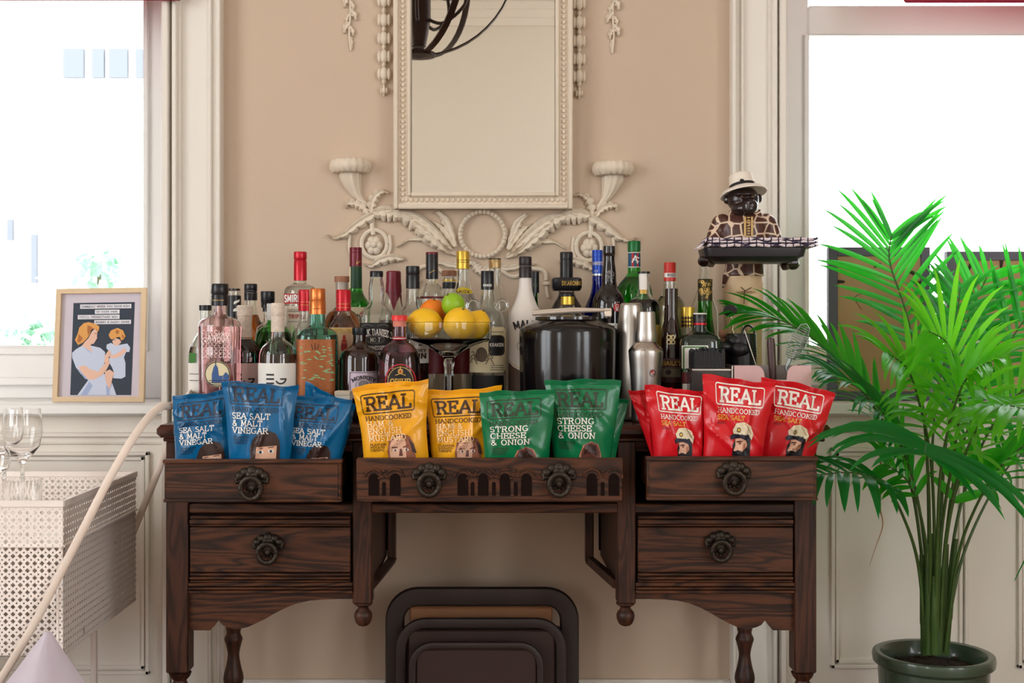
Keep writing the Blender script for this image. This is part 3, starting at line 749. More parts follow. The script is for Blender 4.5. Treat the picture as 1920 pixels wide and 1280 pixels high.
c_black = mat('black_cap', (22, 22, 26), .3); c_red = mat('red_cap', (190, 25, 42), .28, metal=.3); c_dred = mat('burgundy_cap', (104, 14, 34), .3, metal=.2); c_copper = mat('copper_cap', (208, 120, 62), .3, metal=.7)
c_gold = mat('gold_foil', (206, 170, 70), .32, metal=.7); c_green = mat('green_cap', (10, 100, 45), .3, metal=.2); c_blue = mat('blue_cap', (20, 70, 180), .3, metal=.2); c_cork = mat('pale_cork', (212, 196, 180), .8, noise_amt=.3, noise_scale=160); c_wood = mat('wooden_stopper', (150, 102, 76), .6, noise_amt=.15, noise_scale=60)
c_wax = mat('burgundy_wax', (112, 22, 42), .35); c_pinkcap = mat('red_plastic', (222, 50, 52), .35); c_silver = mat('silver_band', (200, 200, 205), .25, metal=.8)
k_white = mat('paper_white', (230, 226, 218), .7); k_cream = mat('paper_cream', (222, 208, 170), .7); k_black = mat('paper_black', (24, 22, 24), .5); k_pink = mat('paper_pink', (222, 190, 184), .7); k_red = mat('ink_red', (176, 34, 34), .5); k_ink = mat('ink_dark', (40, 32, 34), .6); k_gold = mat('ink_gold', (196, 158, 80), .4, metal=.4); k_grey = mat('ink_grey', (120, 115, 112), .6); k_blue = mat('ink_blue', (60, 90, 140), .6); k_lilac = mat('paper_lilac', (196, 178, 192), .7); k_green = mat('ink_green', (60, 120, 50), .6); k_copperink = mat('copper_engraving', (152, 88, 46), .45, metal=.35, noise_amt=.3, noise_scale=120); k_wink = mat('ink_white', (236, 234, 228), .6)
k_lgreen = mat('ink_pale_green', (130, 170, 120), .5); k_darkred = mat('paper_dark_red', (100, 20, 26), .5)

class Bottle:
    """cx: centre pixel, Y: distance row; body/inside profiles given as (half-width, y) pixels"""
    def __init__(s, kind, label, cx, Y, body, gm=None, sq=2.0, ky=1.0, cat='bottle', solid=False, liquid=None, level=None, base_r=None, group=None, n=28, base=None, yaw=0):
        s.cx, s.Y, s.k = cx, Y, (Y - CAMY) / FPX
        s.base = TZ + .0005 if base is None else base
        s.root = thing(kind, label, cat, (WX(cx, Y), Y, s.base), group or 'bottles and glassware on the desk')
        s.sq, s.ky, s.n = sq, ky, n
        pr = [(r * s.k, s.z(y)) for r, y in body]
        r = pr[-1][0] if base_r is None else base_r * s.k
        pr += [(r, .010), (r * .97, .003), (r * .88, .0)]
        s.pr = pr; s.prof = smooth_prof(pr[:-3], 1) + pr[-3:]
        if gm is not None:
            b = MB(); t = .0022
            if solid: b.lathe(s.prof, n, sq, ky)
            else:
                inn = [(max(.002, a - t), z) for a, z in s.prof[:-2] if z > .012]; inn.append((max(.002, inn[-1][0] * .96), .008))
                b.lathe([(0, 0)] + s.prof[::-1] + inn + [(0, .007)], n, sq, ky)
            s.glass = b.build('glass_body' if not solid else 'bottle_body', gm, s.root)
            if liquid is not None:
                zl = s.z(level); q = [(max(.001, s.rx(zl) - t + .0003), zl)] + [(max(.001, a - t + .0003), z) for a, z in s.prof[:-2] if .012 < z < zl]
                q.append((q[-1][0] * .965, .0085)); b = MB(); b.lathe([(0, zl)] + q + [(0, .0075)], n, sq, ky); b.build('liquid', liquid, s.root)
    def z(s, py): return WZ(py, s.Y) - s.base
    def rx(s, z):
        p = s.prof
        if z >= p[0][1]: return p[0][0]
        for a, b in zip(p, p[1:]):
            if b[1] <= z <= a[1]:
                t = (a[1] - z) / max(1e-9, a[1] - b[1]); return a[0] + (b[0] - a[0]) * t
        return p[-1][0]
    def f(s, off):
        def g(px, py):
            z = s.z(py); r = s.rx(z) + off * .6; x = (px - s.cx) * s.k
            u = min(.999, abs(x) / max(r, 1e-6))
            y = -s.ky * r * (1 - u ** s.sq) ** (1 / s.sq) - off
            return (math.copysign(u * r, x), y, z)
        return g
    def label(s, x0, x1, y0, y1, m=None, arts=(), shape=None, name='label', rnd=2):
        b = MB(); ms = []; lv = 1
        if m is not None:
            ms.append(m); poly = shape or rrect(x0, x1, y0, y1, rnd)
            # grid so that the label follows the bulge
            if shape is None:
                nx = 12
                for i in range(nx):
                    a, c = x0 + (x1 - x0) * i / nx, x0 + (x1 - x0) * (i + 1) / nx
                    decal(b, [[(a, y0), (c, y0), (c, y1), (a, y1)]], s.f(.0005), 0, 9)
            else: decal(b, [poly], s.f(.0005), 0, 5)
            lv = 2
        for k, (am, polys) in enumerate(arts):
            if am not in ms: ms.append(am)
            decal(b, polys, s.f(.0005 * (lv + .5 * k)), ms.index(am), 5)
        return b.build(name, ms, s.root, fix=False)
    def cap(s, prof, m, name='cap', n=24, sq=2.0, ridges=0, arts=()):
        b = MB(); pr = [(r * s.k, s.z(y)) for r, y in prof]
        b.lathe([(0, pr[0][1])] + pr + [(0, pr[-1][1])], n, sq)
        ms = [m]
        if ridges:
            for i in range(ridges):
                y = prof[0][1] + (prof[-1][1] - prof[0][1]) * (i + .5) / ridges * .35
                r = prof[0][0] * s.k; z = s.z(y); b.lathe([(r * .98, z + .0012), (r * 1.05, z), (r * .98, z - .0012)], n, closed=False)
        old = s.prof, s.sq, s.ky; s.prof = pr; s.sq = sq; s.ky = 1
        for k, (am, polys) in enumerate(arts):
            if am not in ms: ms.append(am)
            decal(b, polys, s.f(.0006 + .0004 * k), ms.index(am), 4)
        s.prof, s.sq, s.ky = old
        return b.build(name, ms, s.root)
def T(s, x0, x1, ytop, ybot, wt=.2, slab=False, **k): return [[(a, b) for a, b in q] for q in fit_text(s, x0, x1, ybot, ytop, wt=wt, slab=slab, **k)]
def TA(s, cx, cy, r, a0, a1, h, wt=.2, slab=False):
    """text on an arch (pixel space, y down)"""
    q, wd = text_polys(s, 1.0, wt=wt, slab=slab); out = []
    for p in q:
        pp = []
        for a, b in p:
            t = math.radians(a0 + (a1 - a0) * a / wd); rr = r + b * h; pp.append((cx + rr * math.sin(t), cy - rr * math.cos(t)))
        out.append(pp)
    return out
def lines(x0, x1, ys, wt=.8): return [q for y in ys for q in stroke_polys([(x0, y), (x1, y)], wt)]
def ell(cx, cy, rx, ry, n=20): return [arc(cx, cy, rx, ry, 0, 360, n)[:-1]]
def ring(cx, cy, rx, ry, wt, n=24): return stroke_polys(arc(cx, cy, rx, ry, 0, 360, n), wt)
def cap2(h, y0, y1): return [(h * .94, y0), (h, y0 + 1.5), (h, y0 + (y1 - y0) * .42), (h * .93, y0 + (y1 - y0) * .46), (h, y0 + (y1 - y0) * .5), (h, y1)]

# 1 pink engraved square decanter
B = Bottle('gin_bottle', 'square pink glass gin bottle with a black cap and a round tower emblem', 412, .26, [(10, 572), (10, 588), (14, 592), (32, 599), (37, 606), (37.5, 616), (36.5, 640), (36, 700)], g_pink, sq=5, ky=.85, liquid=l_pink, level=612)
B.cap([(15, 532), (16.3, 534), (16.3, 550), (15.5, 552), (16.3, 554), (16.3, 573)], c_black, ridges=2, arts=[(k_gold, lines(402, 422, [563], 1))])
B.label(0, 0, 0, 0, None, [(k_cream, ell(414, 700, 24, 24)), (k_ink, ring(414, 700, 22.5, 22.5, 1.6)), (k_blue, [[(404, 716), (404, 700), (407, 688), (411, 681), (415, 688), (417, 703), (424, 703), (424, 716)], [(425, 716), (425, 702), (430, 696), (435, 702), (435, 716)]]), (k_ink, lines(399, 431, [716, 719, 712], 1) + stroke_polys([(411, 681), (411, 673)], 1.4))], name='emblem')
fl = []
for y in (622, 631, 640, 649, 658, 666): 
    for x in range(388, 440, 8): fl += stroke_polys(arc(x, y, 3, 3.4, R.uniform(0, 90), R.uniform(200, 340), 5), .9)
fl += T('JAWBOX', 390, 436, 626, 640, .12); fl += [q for x in (386, 399, 425, 438) for q in stroke_polys([(x, 612), (x, 672)], .8)]
B.label(0, 0, 0, 0, None, [(mat('engraving', (250, 225, 222), .35), fl)], name='engraving')
# 2
B = Bottle('spirit_bottle', 'clear bottle with a white label half behind the pink bottle, leftmost bottle', 385, .36, [(10, 582), (10, 600), (13, 620), (24, 640), (30, 655), (31, 670), (31, 705)], g_clear, liquid=l_clear, level=650)
B.cap([(11.5, 572), (11.5, 582)], c_black)
B.label(355, 415, 680, 735, k_white, [(k_green, [[(359, 661), (374, 661), (374, 679), (359, 679)]]), (k_ink, lines(360, 400, [700, 712], 1))])
# 3/4
B = Bottle('spirit_bottle', 'bottle with a thin black cap and a black white-flecked neck behind the pink bottle', 439, .45, [(10, 546), (10, 556), (12, 560), (13, 600), (20, 620), (27, 640), (27, 700)], g_clear, liquid=l_brown, level=640)
B.cap([(11, 541), (11, 544.5)], c_black)
B.cap([(12.5, 554), (13, 556), (13.3, 602)], c_black, 'neck_sleeve', arts=[(k_wink, [[(441, 566), (451, 561), (450, 566), (441, 571)], [(440, 580), (451, 574), (451, 583), (440, 584)]])])
# 5 EG dark
EG = lambda x, y: lines(x, x + 13, [y, y + 8, y + 16], 3.2) + stroke_polys(arc(x + 26, y + 7, 10, 10, 200, -5, 12)[::-1] if 0 else [(x + 35, y + 8), (x + 26, y + 8)], 2.6) + stroke_polys(arc(x + 26, y + 7.5, 9, 9, 0, 150, 10), 2.6)
B = Bottle('rum_bottle', 'dark liquid in a bottle with a cork-patterned neck and pink EG label', 459, .335, [(12.5, 602), (12.5, 632), (14, 636), (25, 644), (33, 656), (33.5, 680), (33.5, 720)], g_clear, liquid=l_dark, level=636)
B.cap([(13, 572), (14.8, 574), (14.8, 592), (13.8, 593), (13.5, 603)], c_cork, 'stopper')
B.cap([(12.9, 601), (12.9, 632)], c_cork, 'neck_label')
B.label(426, 492, 680, 740, k_pink, [(k_ink, EG(446, 701))])
# 6 whisky tall
B = Bottle('whisky_bottle', 'tall whisky bottle with a black cap behind the two cork-necked bottles', 470, .54, [(10, 562), (10.5, 575), (15, 595), (24, 612), (30, 622), (31, 640), (31, 700)], g_clear, liquid=l_amber, level=590)
B.cap(cap2(12.3, 532, 563), c_black, arts=[(k_grey, lines(464, 478, [545, 549], 1))])
# 7 green
B = Bottle('gin_bottle', 'bright green round-shouldered bottle with a black cap behind the EG bottles', 513, .40, [(11, 586), (11, 600), (14, 608), (28, 616), (34.5, 630), (35.5, 645), (35.5, 690)], g_green, liquid=l_green, level=622)
B.cap([(12, 569), (12.8, 571), (12.8, 600)], mat('chequered_wrap', (205, 205, 200), .5, noise_amt=.5, noise_scale=200))
B = Bottle('spirit_bottle', 'bottle with a ridged black cap and green rings behind the green bottle', 502, .48, [(8, 584), (8, 598), (11, 606), (20, 612), (23, 620), (23, 640)], g_clear, liquid=l_amber, level=626)
B.cap([(12.7, 546), (13.2, 548), (13.2, 565), (12.4, 567), (12.4, 576), (9.5, 577), (9.5, 584)], c_black, ridges=4, arts=[])
# 9 EG front
B = Bottle('gin_bottle', 'rounded clear gin bottle with a cork-patterned neck and white EG label, front row', 521, .24, [(12, 622), (12, 630), (13.5, 637), (26, 645), (34, 656), (36.3, 668), (36.3, 720)], g_clear, liquid=l_rose, level=664)
B.cap([(11.6, 568), (13.2, 570), (13.2, 592), (12.6, 593)], c_cork, 'stopper')
B.cap([(12.6, 592), (12.6, 622)], c_cork, 'neck_label')
B.label(485, 557, 680, 745, k_white, [(k_ink, EG(506, 701))])
# 10 vodka
B = Bottle('vodka_bottle', 'tall clear vodka bottle with a red cap and red band label', 563, .46, [(11, 527), (12, 532), (26, 537), (29.5, 545), (30.5, 555), (30, 640)], g_clear, liquid=l_clear, level=538)
B.cap([(11.5, 472), (12.3, 474), (12.3, 485), (11, 488), (12.2, 490), (12.2, 526)], c_red, ridges=2)
B.label(534, 592, 551, 570, k_red, [(k_wink, T('SMIRNOFF', 536, 590, 554, 566, .26))], name='band_label')
B.label(534, 592, 574, 612, mat('frosted', (226, 214, 196), .6), [(k_red, T('TRIPLE', 545, 576, 590, 597, .2)), (k_grey, lines(543, 580, [581, 584, 603], 1))])
# 11
B = Bottle('spirit_bottle', 'clear bottle with a red cap behind the copper-capped teal bottle', 572, .37, [(11, 583), (11, 600), (14, 610), (22, 620), (24, 630), (24, 700)], g_clear, liquid=l_clear, level=640)
B.cap([(11, 543), (12.8, 545), (12.8, 583)], c_red, ridges=2, arts=[(k_gold, lines(565, 582, [566, 572], .8))])
# 12 teal
B = Bottle('gin_bottle', 'teal glass gin bottle with a copper cap and copper engraving, front row', 595, .25, [(14.5, 588), (14.5, 608), (17, 613), (30, 618), (37, 626), (38.7, 636), (38.7, 720)], g_teal, sq=3.2, ky=.8, liquid=liq('teal', (200, 240, 228)), level=628)
B.cap([(13.8, 541), (15, 543), (15, 562), (14.6, 563.5), (15.6, 565), (15.6, 589)], c_copper, arts=[(k_ink, lines(588, 604, [579], .8))])
fl = []
for _ in range(46):
    x, y = R.uniform(562, 624), R.uniform(650, 712); a = R.uniform(-.6, .6); l = R.uniform(3, 7); fl.append([(x, y), (x + l, y - 1.3 + a * 2), (x + l * 1.8, y + a * 4), (x + l, y + 1.4 + a * 3)])
B.label(559, 631, 636, 745, k_copperink, [(k_lgreen, fl), (k_ink, stroke_polys([(595, 655), (595, 642)], 1) + stroke_polys([(591, 655), (588, 645)], 1) + stroke_polys([(599, 655), (602, 645)], 1))], name='copper_engraving')
# 13 wooden stopper
B = Bottle('liqueur_bottle', 'round amber bottle with a flat wooden stopper behind the red-capped gin', 641, .42, [(12, 530), (12, 574), (15, 580), (27, 587), (33.5, 605), (34, 620), (32, 660)], g_clear, liquid=l_amber, level=580)
B.cap([(14, 518), (14, 528.5)], c_wood, 'stopper'); B.cap([(10.5, 528.5), (10.5, 548)], c_cork, 'cork')
# 14 beefeater-like
B = Bottle('gin_bottle', 'gin bottle with a red cap and a guard in a red coat on its label', 644, .345, [(11.5, 584), (12, 590), (18, 600), (26.5, 612), (27, 630), (27, 720)], g_clear, sq=4, ky=.85, liquid=l_peach, level=592)
B.cap([(13, 543), (14, 545), (14, 583)], c_red, ridges=2, arts=[(k_gold, lines(634, 655, [570, 577], .8))])
B.label(619, 669, 614, 735, mat('paper_peach', (214, 178, 146), .7), [(k_red, [[(643, 640), (646, 634), (650, 634), (653, 640), (654, 652), (652, 662), (644, 662), (642, 652)], [(646, 628), (650, 628), (651, 634), (645, 634)]] + T('LONDON', 622, 668, 674, 682, .24)), (k_gold, T('BEEFEATER', 620, 668, 616, 624, .24)), (k_ink, lines(643, 653, [647], 1) + stroke_polys([(646, 662), (645, 672)], 1.6) + stroke_polys([(650, 662), (651, 672)], 1.6)), (k_gold, lines(644, 652, [642, 657], .8))])
# 15 green whiskey
B = Bottle('whiskey_bottle', 'tall green whiskey bottle with a dark red capsule and cream label', 667, .495, [(11.3, 500), (11.8, 540), (15, 553), (23, 563), (26, 573), (26, 640)], g_green, liquid=liq('green2', (140, 225, 110)), level=545)
B.cap([(11.4, 464), (11.6, 466), (11.6, 499.5)], c_dred, ridges=2, arts=[(k_gold, stroke_polys([(670, 495), (676, 490)], 1.2) + stroke_polys([(670, 490), (670, 496)], 1))])
B.label(655, 679, 500, 541, mat('paper_dark_green', (14, 60, 30), .5), [(k_cream, [[(655, 500), (658.5, 500), (658.5, 541), (655, 541)]])], name='neck_label')
B.label(643, 691, 576, 640, k_cream, [(k_ink, T('JJS', 660, 684, 590, 600, .2, slab=True))])
# 16 square tennessee
B = Bottle('whiskey_bottle', 'square clear whiskey bottle with a faceted neck, black cap and black label', 706, .34, [(10.8, 519), (11.2, 524), (13, 532), (14.4, 546), (13.8, 562), (15, 572), (28, 583), (30.5, 590), (30, 600), (30, 720)], g_clear, sq=5.5, ky=.95, liquid=l_amber, level=700)
B.cap([(11.6, 508), (12.4, 509.5), (12.4, 519)], c_black)
B.label(677, 735, 605, 668, k_black, [(k_wink, TA("JACK DANIEL'S", 706, 700, 72, -23, 25, 11, .2, True) + T('No 7', 697, 715, 633, 640, .22) + T('Tennessee', 686, 724, 648, 655, .18, slant=.2) + T('WHISKEY', 690, 720, 659, 664, .16)), (k_grey, ring(706, 636, 17, 8, 1.1) + ring(706, 636, 14, 6, .7) + stroke_polys([(680, 612), (690, 608), (702, 611)], .9) + stroke_polys([(732, 612), (722, 608), (710, 611)], .9))])
# 17 wax
B = Bottle('bourbon_bottle', 'bottle sealed in dripping burgundy wax behind the square whiskey bottle', 738, .43, [(13, 520), (14, 545), (16, 565), (22, 585), (28, 600), (29, 620), (29, 690)], g_clear, liquid=l_brown, level=600)
B.cap([(12, 508), (13.8, 510), (14, 530), (14.6, 532), (15.6, 548)], c_wax, 'wax_seal')
B.label(723, 754, 545, 584, None, [(c_wax, [[(722.5, 545), (753, 545), (754.5, 577), (750, 556), (745, 568), (740, 583), (734, 566), (727, 551)]])], name='wax_drip')
# 18 gin with fluted neck
B = Bottle('gin_bottle', 'clear bottle with a fluted neck and tall black cap behind the lemons', 774, .37, [(12, 542), (13, 570), (16, 577), (24, 583), (29, 592), (30, 610), (30, 700)], g_clear, liquid=l_dark, level=680)
B.cap([(12.4, 499), (13, 501), (13, 513), (12.2, 515), (13, 517), (13, 541)], c_black, ridges=3)
B.label(749, 804, 648, 680, k_white, [(k_ink, T('DRY', 782, 800, 654, 659, .2) + T('GIN', 776, 800, 662, 671, .24))])
# 19
B = Bottle('vodka_bottle', 'round-shouldered clear bottle with a black cap topped in red', 810, .47, [(10.5, 523), (11, 533), (18, 537), (24, 546), (25.5, 556), (25.5, 640)], g_clear, liquid=l_clear, level=560)
B.cap([(11, 474), (11.6, 475.5), (11.6, 523)], c_black, ridges=2, arts=[(k_gold, stroke_polys([(806, 512), (815, 507)], 1))]); B.cap([(11.4, 472.8), (11.8, 474), (11.8, 477)], c_dred, 'cap_top')
B.label(788, 834, 556, 560, k_darkred, name='band_label'); B.label(789, 833, 650, 700, k_darkred)
# 20
B = Bottle('spirit_bottle', 'clear bottle with a wooden stopper and black neck band behind the lime', 842, .54, [(12, 521), (12, 545), (13, 556), (20, 566), (24, 580), (24, 640)], g_clear, liquid=l_clear, level=600)
B.cap([(13, 507), (14, 508), (14, 517)], c_wood, 'stopper'); B.cap([(10, 517), (10, 524)], c_cork, 'cork'); B.cap([(12.4, 524), (12.4, 527)], c_gold, 'band'); B.cap([(12.6, 529), (12.6, 541)], c_black, 'neck_label')
# 21 gold striped
B = Bottle('tequila_bottle', 'tall fluted clear bottle with a gold striped cap and yellow arched label', 868, .47, [(12, 505), (13, 530), (17, 545), (21, 556), (24, 565), (24, 640)], g_clear, liquid=l_clear, level=552, n=28)
B.cap([(11.8, 471), (12.3, 472.5), (12.3, 504)], c_gold, ridges=3, arts=[(k_ink, lines(857, 880, [488, 492], .8))])
B.label(0, 0, 0, 0, None, [(mat('ink_yellow', (216, 190, 50), .6), [[(854, 548), (858, 541), (868, 538.5), (880, 541), (889, 549), (880, 551), (868, 551)]]), (k_ink, TA('SAUZA', 869, 590, 41, -17, 15, 5, .2))], name='yellow_label')
B.label(846, 890, 650, 700, k_darkred)
# 22
B = Bottle('spirit_bottle', 'clear ribbed bottle with a pale gold cap behind the octopus-label rum', 928, .53, [(11.5, 503), (12, 530), (15, 548), (22, 560), (25, 575), (25, 640)], g_clear, liquid=l_clear, level=575)
B.cap([(11.2, 486), (11.6, 487), (11.6, 502.5)], mat('pale_gold_cap', (190, 160, 110), .35, metal=.5), ridges=4); B.cap([(11.6, 484.5), (11.6, 486.5)], c_black, 'cap_top')
# 23 rum with ring handles
B = Bottle('rum_bottle', 'clear rum bottle with two small ring handles and a cream octopus label', 914, .38, [(11.6, 543), (12, 550), (13.5, 565), (18, 575), (28, 584), (33, 600), (34.5, 615), (34.5, 720)], g_clear, liquid=l_clear, level=612)
B.cap([(12, 508), (12.4, 509), (12.4, 543)], c_black, ridges=3, arts=[(k_wink, T('KRAKEN', 906, 922, 533, 537, .2))])
for sx in (-1, 1):
    b = MB(); c = (sx * 27 * B.k, 0, B.z(572)); r = 10.5 * B.k
    b.tube([(c[0] + r * math.cos(2 * PI * i / 18), 0, c[2] + r * math.sin(2 * PI * i / 18)) for i in range(19)], .0024, n=8); b.build('ring_handle', g_clear, B.root)
arm = []
for a0, sx in ((0, -1), (0, 1)):
    for q in range(3): arm += stroke_polys([(903 + sx * (4 + q * 2) + sx * t * 3, 664 + q * 6 + 6 * math.sin(t * 1.1 + q)) for t in range(6)], 1.5)
B.label(881, 949, 613, 697, k_cream, [(k_black, [rrect(916, 946, 628, 666, 8)]), (k_wink, T('KRAKEN', 918, 944, 643, 649, .2)), (mat('ink_brown', (110, 92, 74), .6), [arc(903, 664, 10, 13, 0, 360, 14)[:-1]] + arm), (k_ink, lines(920, 944, [622, 684, 688, 692], .9) + ring(903, 664, 10, 13, 1) + stroke_polys([(903, 652), (903, 676)], .6) + stroke_polys([(898, 656), (898, 672)], .6) + stroke_polys([(908, 656), (908, 672)], .6))])
B.label(884, 944, 703, 735, k_black, name='lower_label')
# 24 white coconut
B = Bottle('rum_bottle', 'opaque white coconut rum bottle with a brown-black cap', 985, .40, [(11.2, 520), (12, 535), (14, 550), (21, 570), (30, 585), (33, 600), (33.5, 615), (33.5, 735)], mat('white_bottle', (222, 214, 206), .4, noise_amt=.04, noise_scale=40), solid=True)
B.cap([(11, 481), (12, 483), (12, 497), (11, 499), (12, 501), (12.2, 521)], mat('brown_black_cap', (38, 28, 30), .4), arts=[(k_grey, lines(975, 996, [499], 1.2))])
B.label(0, 0, 0, 0, None, [(k_ink, TA('MALIBU', 986, 680, 66, -19, 26, 13, .26)), (k_grey, ring(975, 648, 6, 7, 1)), (mat('ink_bronze', (84, 62, 50), .6), [[(953, 735), (953, 678), (962, 687), (975, 694), (990, 697), (1017, 697), (1017, 735)]]), (k_gold, stroke_polys([(953, 674), (962, 683), (975, 690), (990, 693)], .9))], name='print')
# 25
B = Bottle('wine_bottle', 'slim bottle with a black capsule just behind the white bottle', 1001, .50, [(7, 549), (7, 565), (10, 580), (20, 600), (24, 610), (24, 640)], g_dgreen, liquid=l_dark, level=600)
B.cap([(9.8, 509), (10, 510), (10, 549)], c_black, arts=[(k_green, lines(1000, 1008, [532, 536], .9))])
# 26 amaretto
B = Bottle('liqueur_bottle', 'amaretto bottle with a black cap and a wide square black collar', 1062, .52, [(14, 544), (15, 553), (20, 562), (28, 575), (32, 590), (32, 640)], g_clear, sq=4, liquid=l_dark, level=548)
B.cap([(11.5, 472.5), (12.2, 474), (12.2, 487), (11.6, 489), (12.2, 491), (12.2, 522)], c_black, ridges=2)
B.cap([(25, 521), (28, 524), (28, 540), (25, 545)], c_black, 'collar', sq=6, n=32, arts=[(k_gold, T('DISARONNO', 1052, 1090, 528, 535.5, .2))])
# 27 decanter
B = Bottle('cognac_bottle', 'flared clear decanter with a gold neck behind the big black jar', 1064, .425, [(12, 556), (12, 571), (16, 578), (28, 588), (36, 598), (37, 610), (37, 700)], g_clear, liquid=l_amber, level=612)
B.cap([(11.5, 549), (13, 551), (13, 555)], c_black, 'stopper'); B.cap([(12.6, 556), (12.9, 571)], c_gold, 'gold_collar')
# 29 blue
B = Bottle('sherry_bottle', 'deep blue bottle with a bright blue capsule beside the black port bottle', 1120, .555, [(9.5, 517), (10, 535), (13, 552), (20, 568), (26, 582), (27, 600), (27, 640)], g_blue, liquid=liq('blue', (110, 110, 210)), level=550)
B.cap([(9.8, 469), (10, 470), (10, 516)], c_blue, ridges=2, arts=[(k_wink, T('HARVEYS', 1111, 1129, 491, 497, .18) + T('1796', 1114, 1126, 507, 511, .16)), (c_silver, lines(1110, 1130, [515], 3.5))])
# 30 port
B = Bottle('port_bottle', 'black port bottle with a bulged neck and small red emblem', 1142, .42, [(11.3, 461.5), (11.6, 476), (10.6, 479), (10.4, 488), (12, 500), (13.4, 512), (13.5, 530), (16, 540), (26, 551), (31, 566), (31.5, 585), (31, 735)], p_black, solid=True)
B.label(0, 0, 0, 0, None, [(k_grey, ring(1143, 514, 7, 6, 1.1) + lines(1137, 1150, [518, 522], .8) + ell(1143, 511, 3, 3))], name='neck_seal')
B.label(0, 0, 0, 0, None, [(k_red, ell(1154, 577, 7, 8)), (k_wink, ring(1154, 574, 2.4, 3, .8) + T('X', 1151, 1157, 578, 583, .2) + [[(1149 + i * 4, 567), (1150.5 + i * 4, 566), (1151 + i * 4, 568)] for i in range(3)])], name='emblem')
B.label(1116, 1172, 606, 616, k_white, [(k_ink, lines(1122, 1150, [611], 1))])
# 31 green round
B = Bottle('liqueur_bottle', 'round green bottle with a dark green cap and striped neck label', 1189, .50, [(11.2, 472), (11.8, 503), (13, 514), (22, 524), (31, 535), (35, 550), (35, 575), (33, 620)], g_green, liquid=liq('green3', (130, 220, 120)), level=520)
B.cap([(11.4, 452), (12.2, 454), (12.2, 471.5)], c_green, ridges=2)
B.label(1177.5, 1200.5, 473, 502, mat('ink_teal', (30, 80, 110), .5), [(k_red, [[(1183, 473), (1187, 473), (1187, 502), (1183, 502)], [(1193, 473), (1196, 473), (1196, 502), (1193, 502)]]), (k_wink, lines(1178, 1200, [474, 501], 1.2) + stroke_polys([(1184, 492), (1190, 480), (1194, 494)], 2.4) + stroke_polys([(1190, 482), (1197, 484)], 2) + stroke_polys([(1185, 486), (1197, 491)], 1.6))], name='neck_label')
# 32 flip top
B = Bottle('liqueur_bottle', 'clip-top bottle of dark liqueur behind the tall steel tumbler', 1207, .37, [(9.5, 512), (10.5, 530), (11, 548), (15, 556), (27, 564), (31, 574), (32, 590), (31, 720)], g_clear, liquid=l_dark, level=562)
B.cap([(7, 509), (7, 520)], c_silver, 'stopper'); B.cap([(11.5, 509), (11.5, 513)], c_black, 'cap')
B.label(1198, 1212, 510, 543, k_white, name='paper_seal'); B.label(1199, 1211, 543, 551, k_gold, name='gold_seal')
B.label(1210, 1238, 609, 660, mat('paper_gold', (190, 160, 70), .5))
# 33 red-white
B = Bottle('vermouth_bottle', 'pale bottle with red and white banded cap behind the cream liqueur bottle', 1256, .47, [(12.6, 527), (13, 545), (18, 556), (26, 566), (29, 580), (29, 640)], g_clear, liquid=liq('straw', (225, 220, 190)), level=556)
B.cap([(10.6, 492), (11.2, 493.5), (11.2, 511), (11.6, 512), (11.6, 527)], mat('orange_red_cap', (196, 52, 44), .35), ridges=3, arts=[(k_wink, [[(1245, 512), (1268, 512), (1268, 520), (1245, 520)]]), (k_ink, T('ROSSI', 1250, 1266, 513.5, 518.5, .2))])
# cream liqueur
B = Bottle('cream_liqueur_bottle', 'dark brown-black cream liqueur bottle with a gold double-B monogram', 1259, .325, [(12, 541), (12.6, 545), (12, 552), (12.5, 560), (12.5, 592), (15, 606), (20, 622), (22.5, 640), (22.5, 720)], p_brown, solid=True)
mono = []
for sx in (-1, 1):
    for yy in (632, 641): mono += stroke_polys(arc(1255 + sx * 4, yy, 3.2, 3.6, 0, 360, 10), 1.9)
mono += stroke_polys([(1255, 628), (1255, 645)], 1.4)
B.label(1237.5, 1280.5, 670, 716, mat('paper_maroon', (60, 26, 26), .5), [(k_gold, T('BAILEYS', 1240, 1278, 676, 684, .2)), (mat('ink_meadow', (110, 104, 84), .6), [[(1239, 690), (1279, 690), (1279, 706), (1239, 706)]]), (k_ink, ell(1250, 697, 5, 5)), (k_grey, lines(1240, 1278, [673, 688], .9))])
B.label(0, 0, 0, 0, None, [(mat('ink_pale_gold', (216, 196, 140), .4), mono)], name='monogram')
# 36 gold foil
B = Bottle('spirit_bottle', 'clear bottle with a gold diamond-foiled neck beside the herb liqueur', 1289, .38, [(12.6, 613), (13, 616), (18, 624), (20, 640), (20, 700)], g_clear, liquid=l_brown, level=640)
dm = [[(x, y - 4), (x + 2.6, y), (x, y + 4), (x - 2.6, y)] for i, x in enumerate(range(1279, 1302, 5)) for y in range(596, 612, 7)]
B.cap([(12.6, 575.5), (13, 577), (13, 613)], c_gold, 'foil_neck', arts=[(mat('ink_umber', (70, 45, 25), .5), dm)])
# 37 champagne
B = Bottle('sparkling_wine_bottle', 'green sparkling wine bottle with a patterned gold and black foil neck', 1322, .425, [(13, 563), (14, 590), (17, 620), (26, 650), (30, 680), (30, 720)], g_lime, liquid=liq('lime', (150, 200, 70)), level=600)
fl = []
for _ in range(26): x, y = R.uniform(1311, 1333), R.uniform(526, 560); fl += ring(x, y, R.uniform(1.5, 3), R.uniform(1.5, 3), .9, 8)
B.cap([(13, 523), (13.8, 524), (13.6, 538), (12.8, 540), (13.4, 543), (13.8, 564)], mat('dark_foil', (60, 54, 30), .4, metal=.5), 'foil', arts=[(k_gold, fl)])
B = Bottle('spirit_bottle', 'tall clear empty bottle showing above the gold-foiled sparkling wine', 1320, .56, [(8, 486), (8.5, 520), (14, 550), (24, 575), (27, 590), (27, 660)], g_clear)
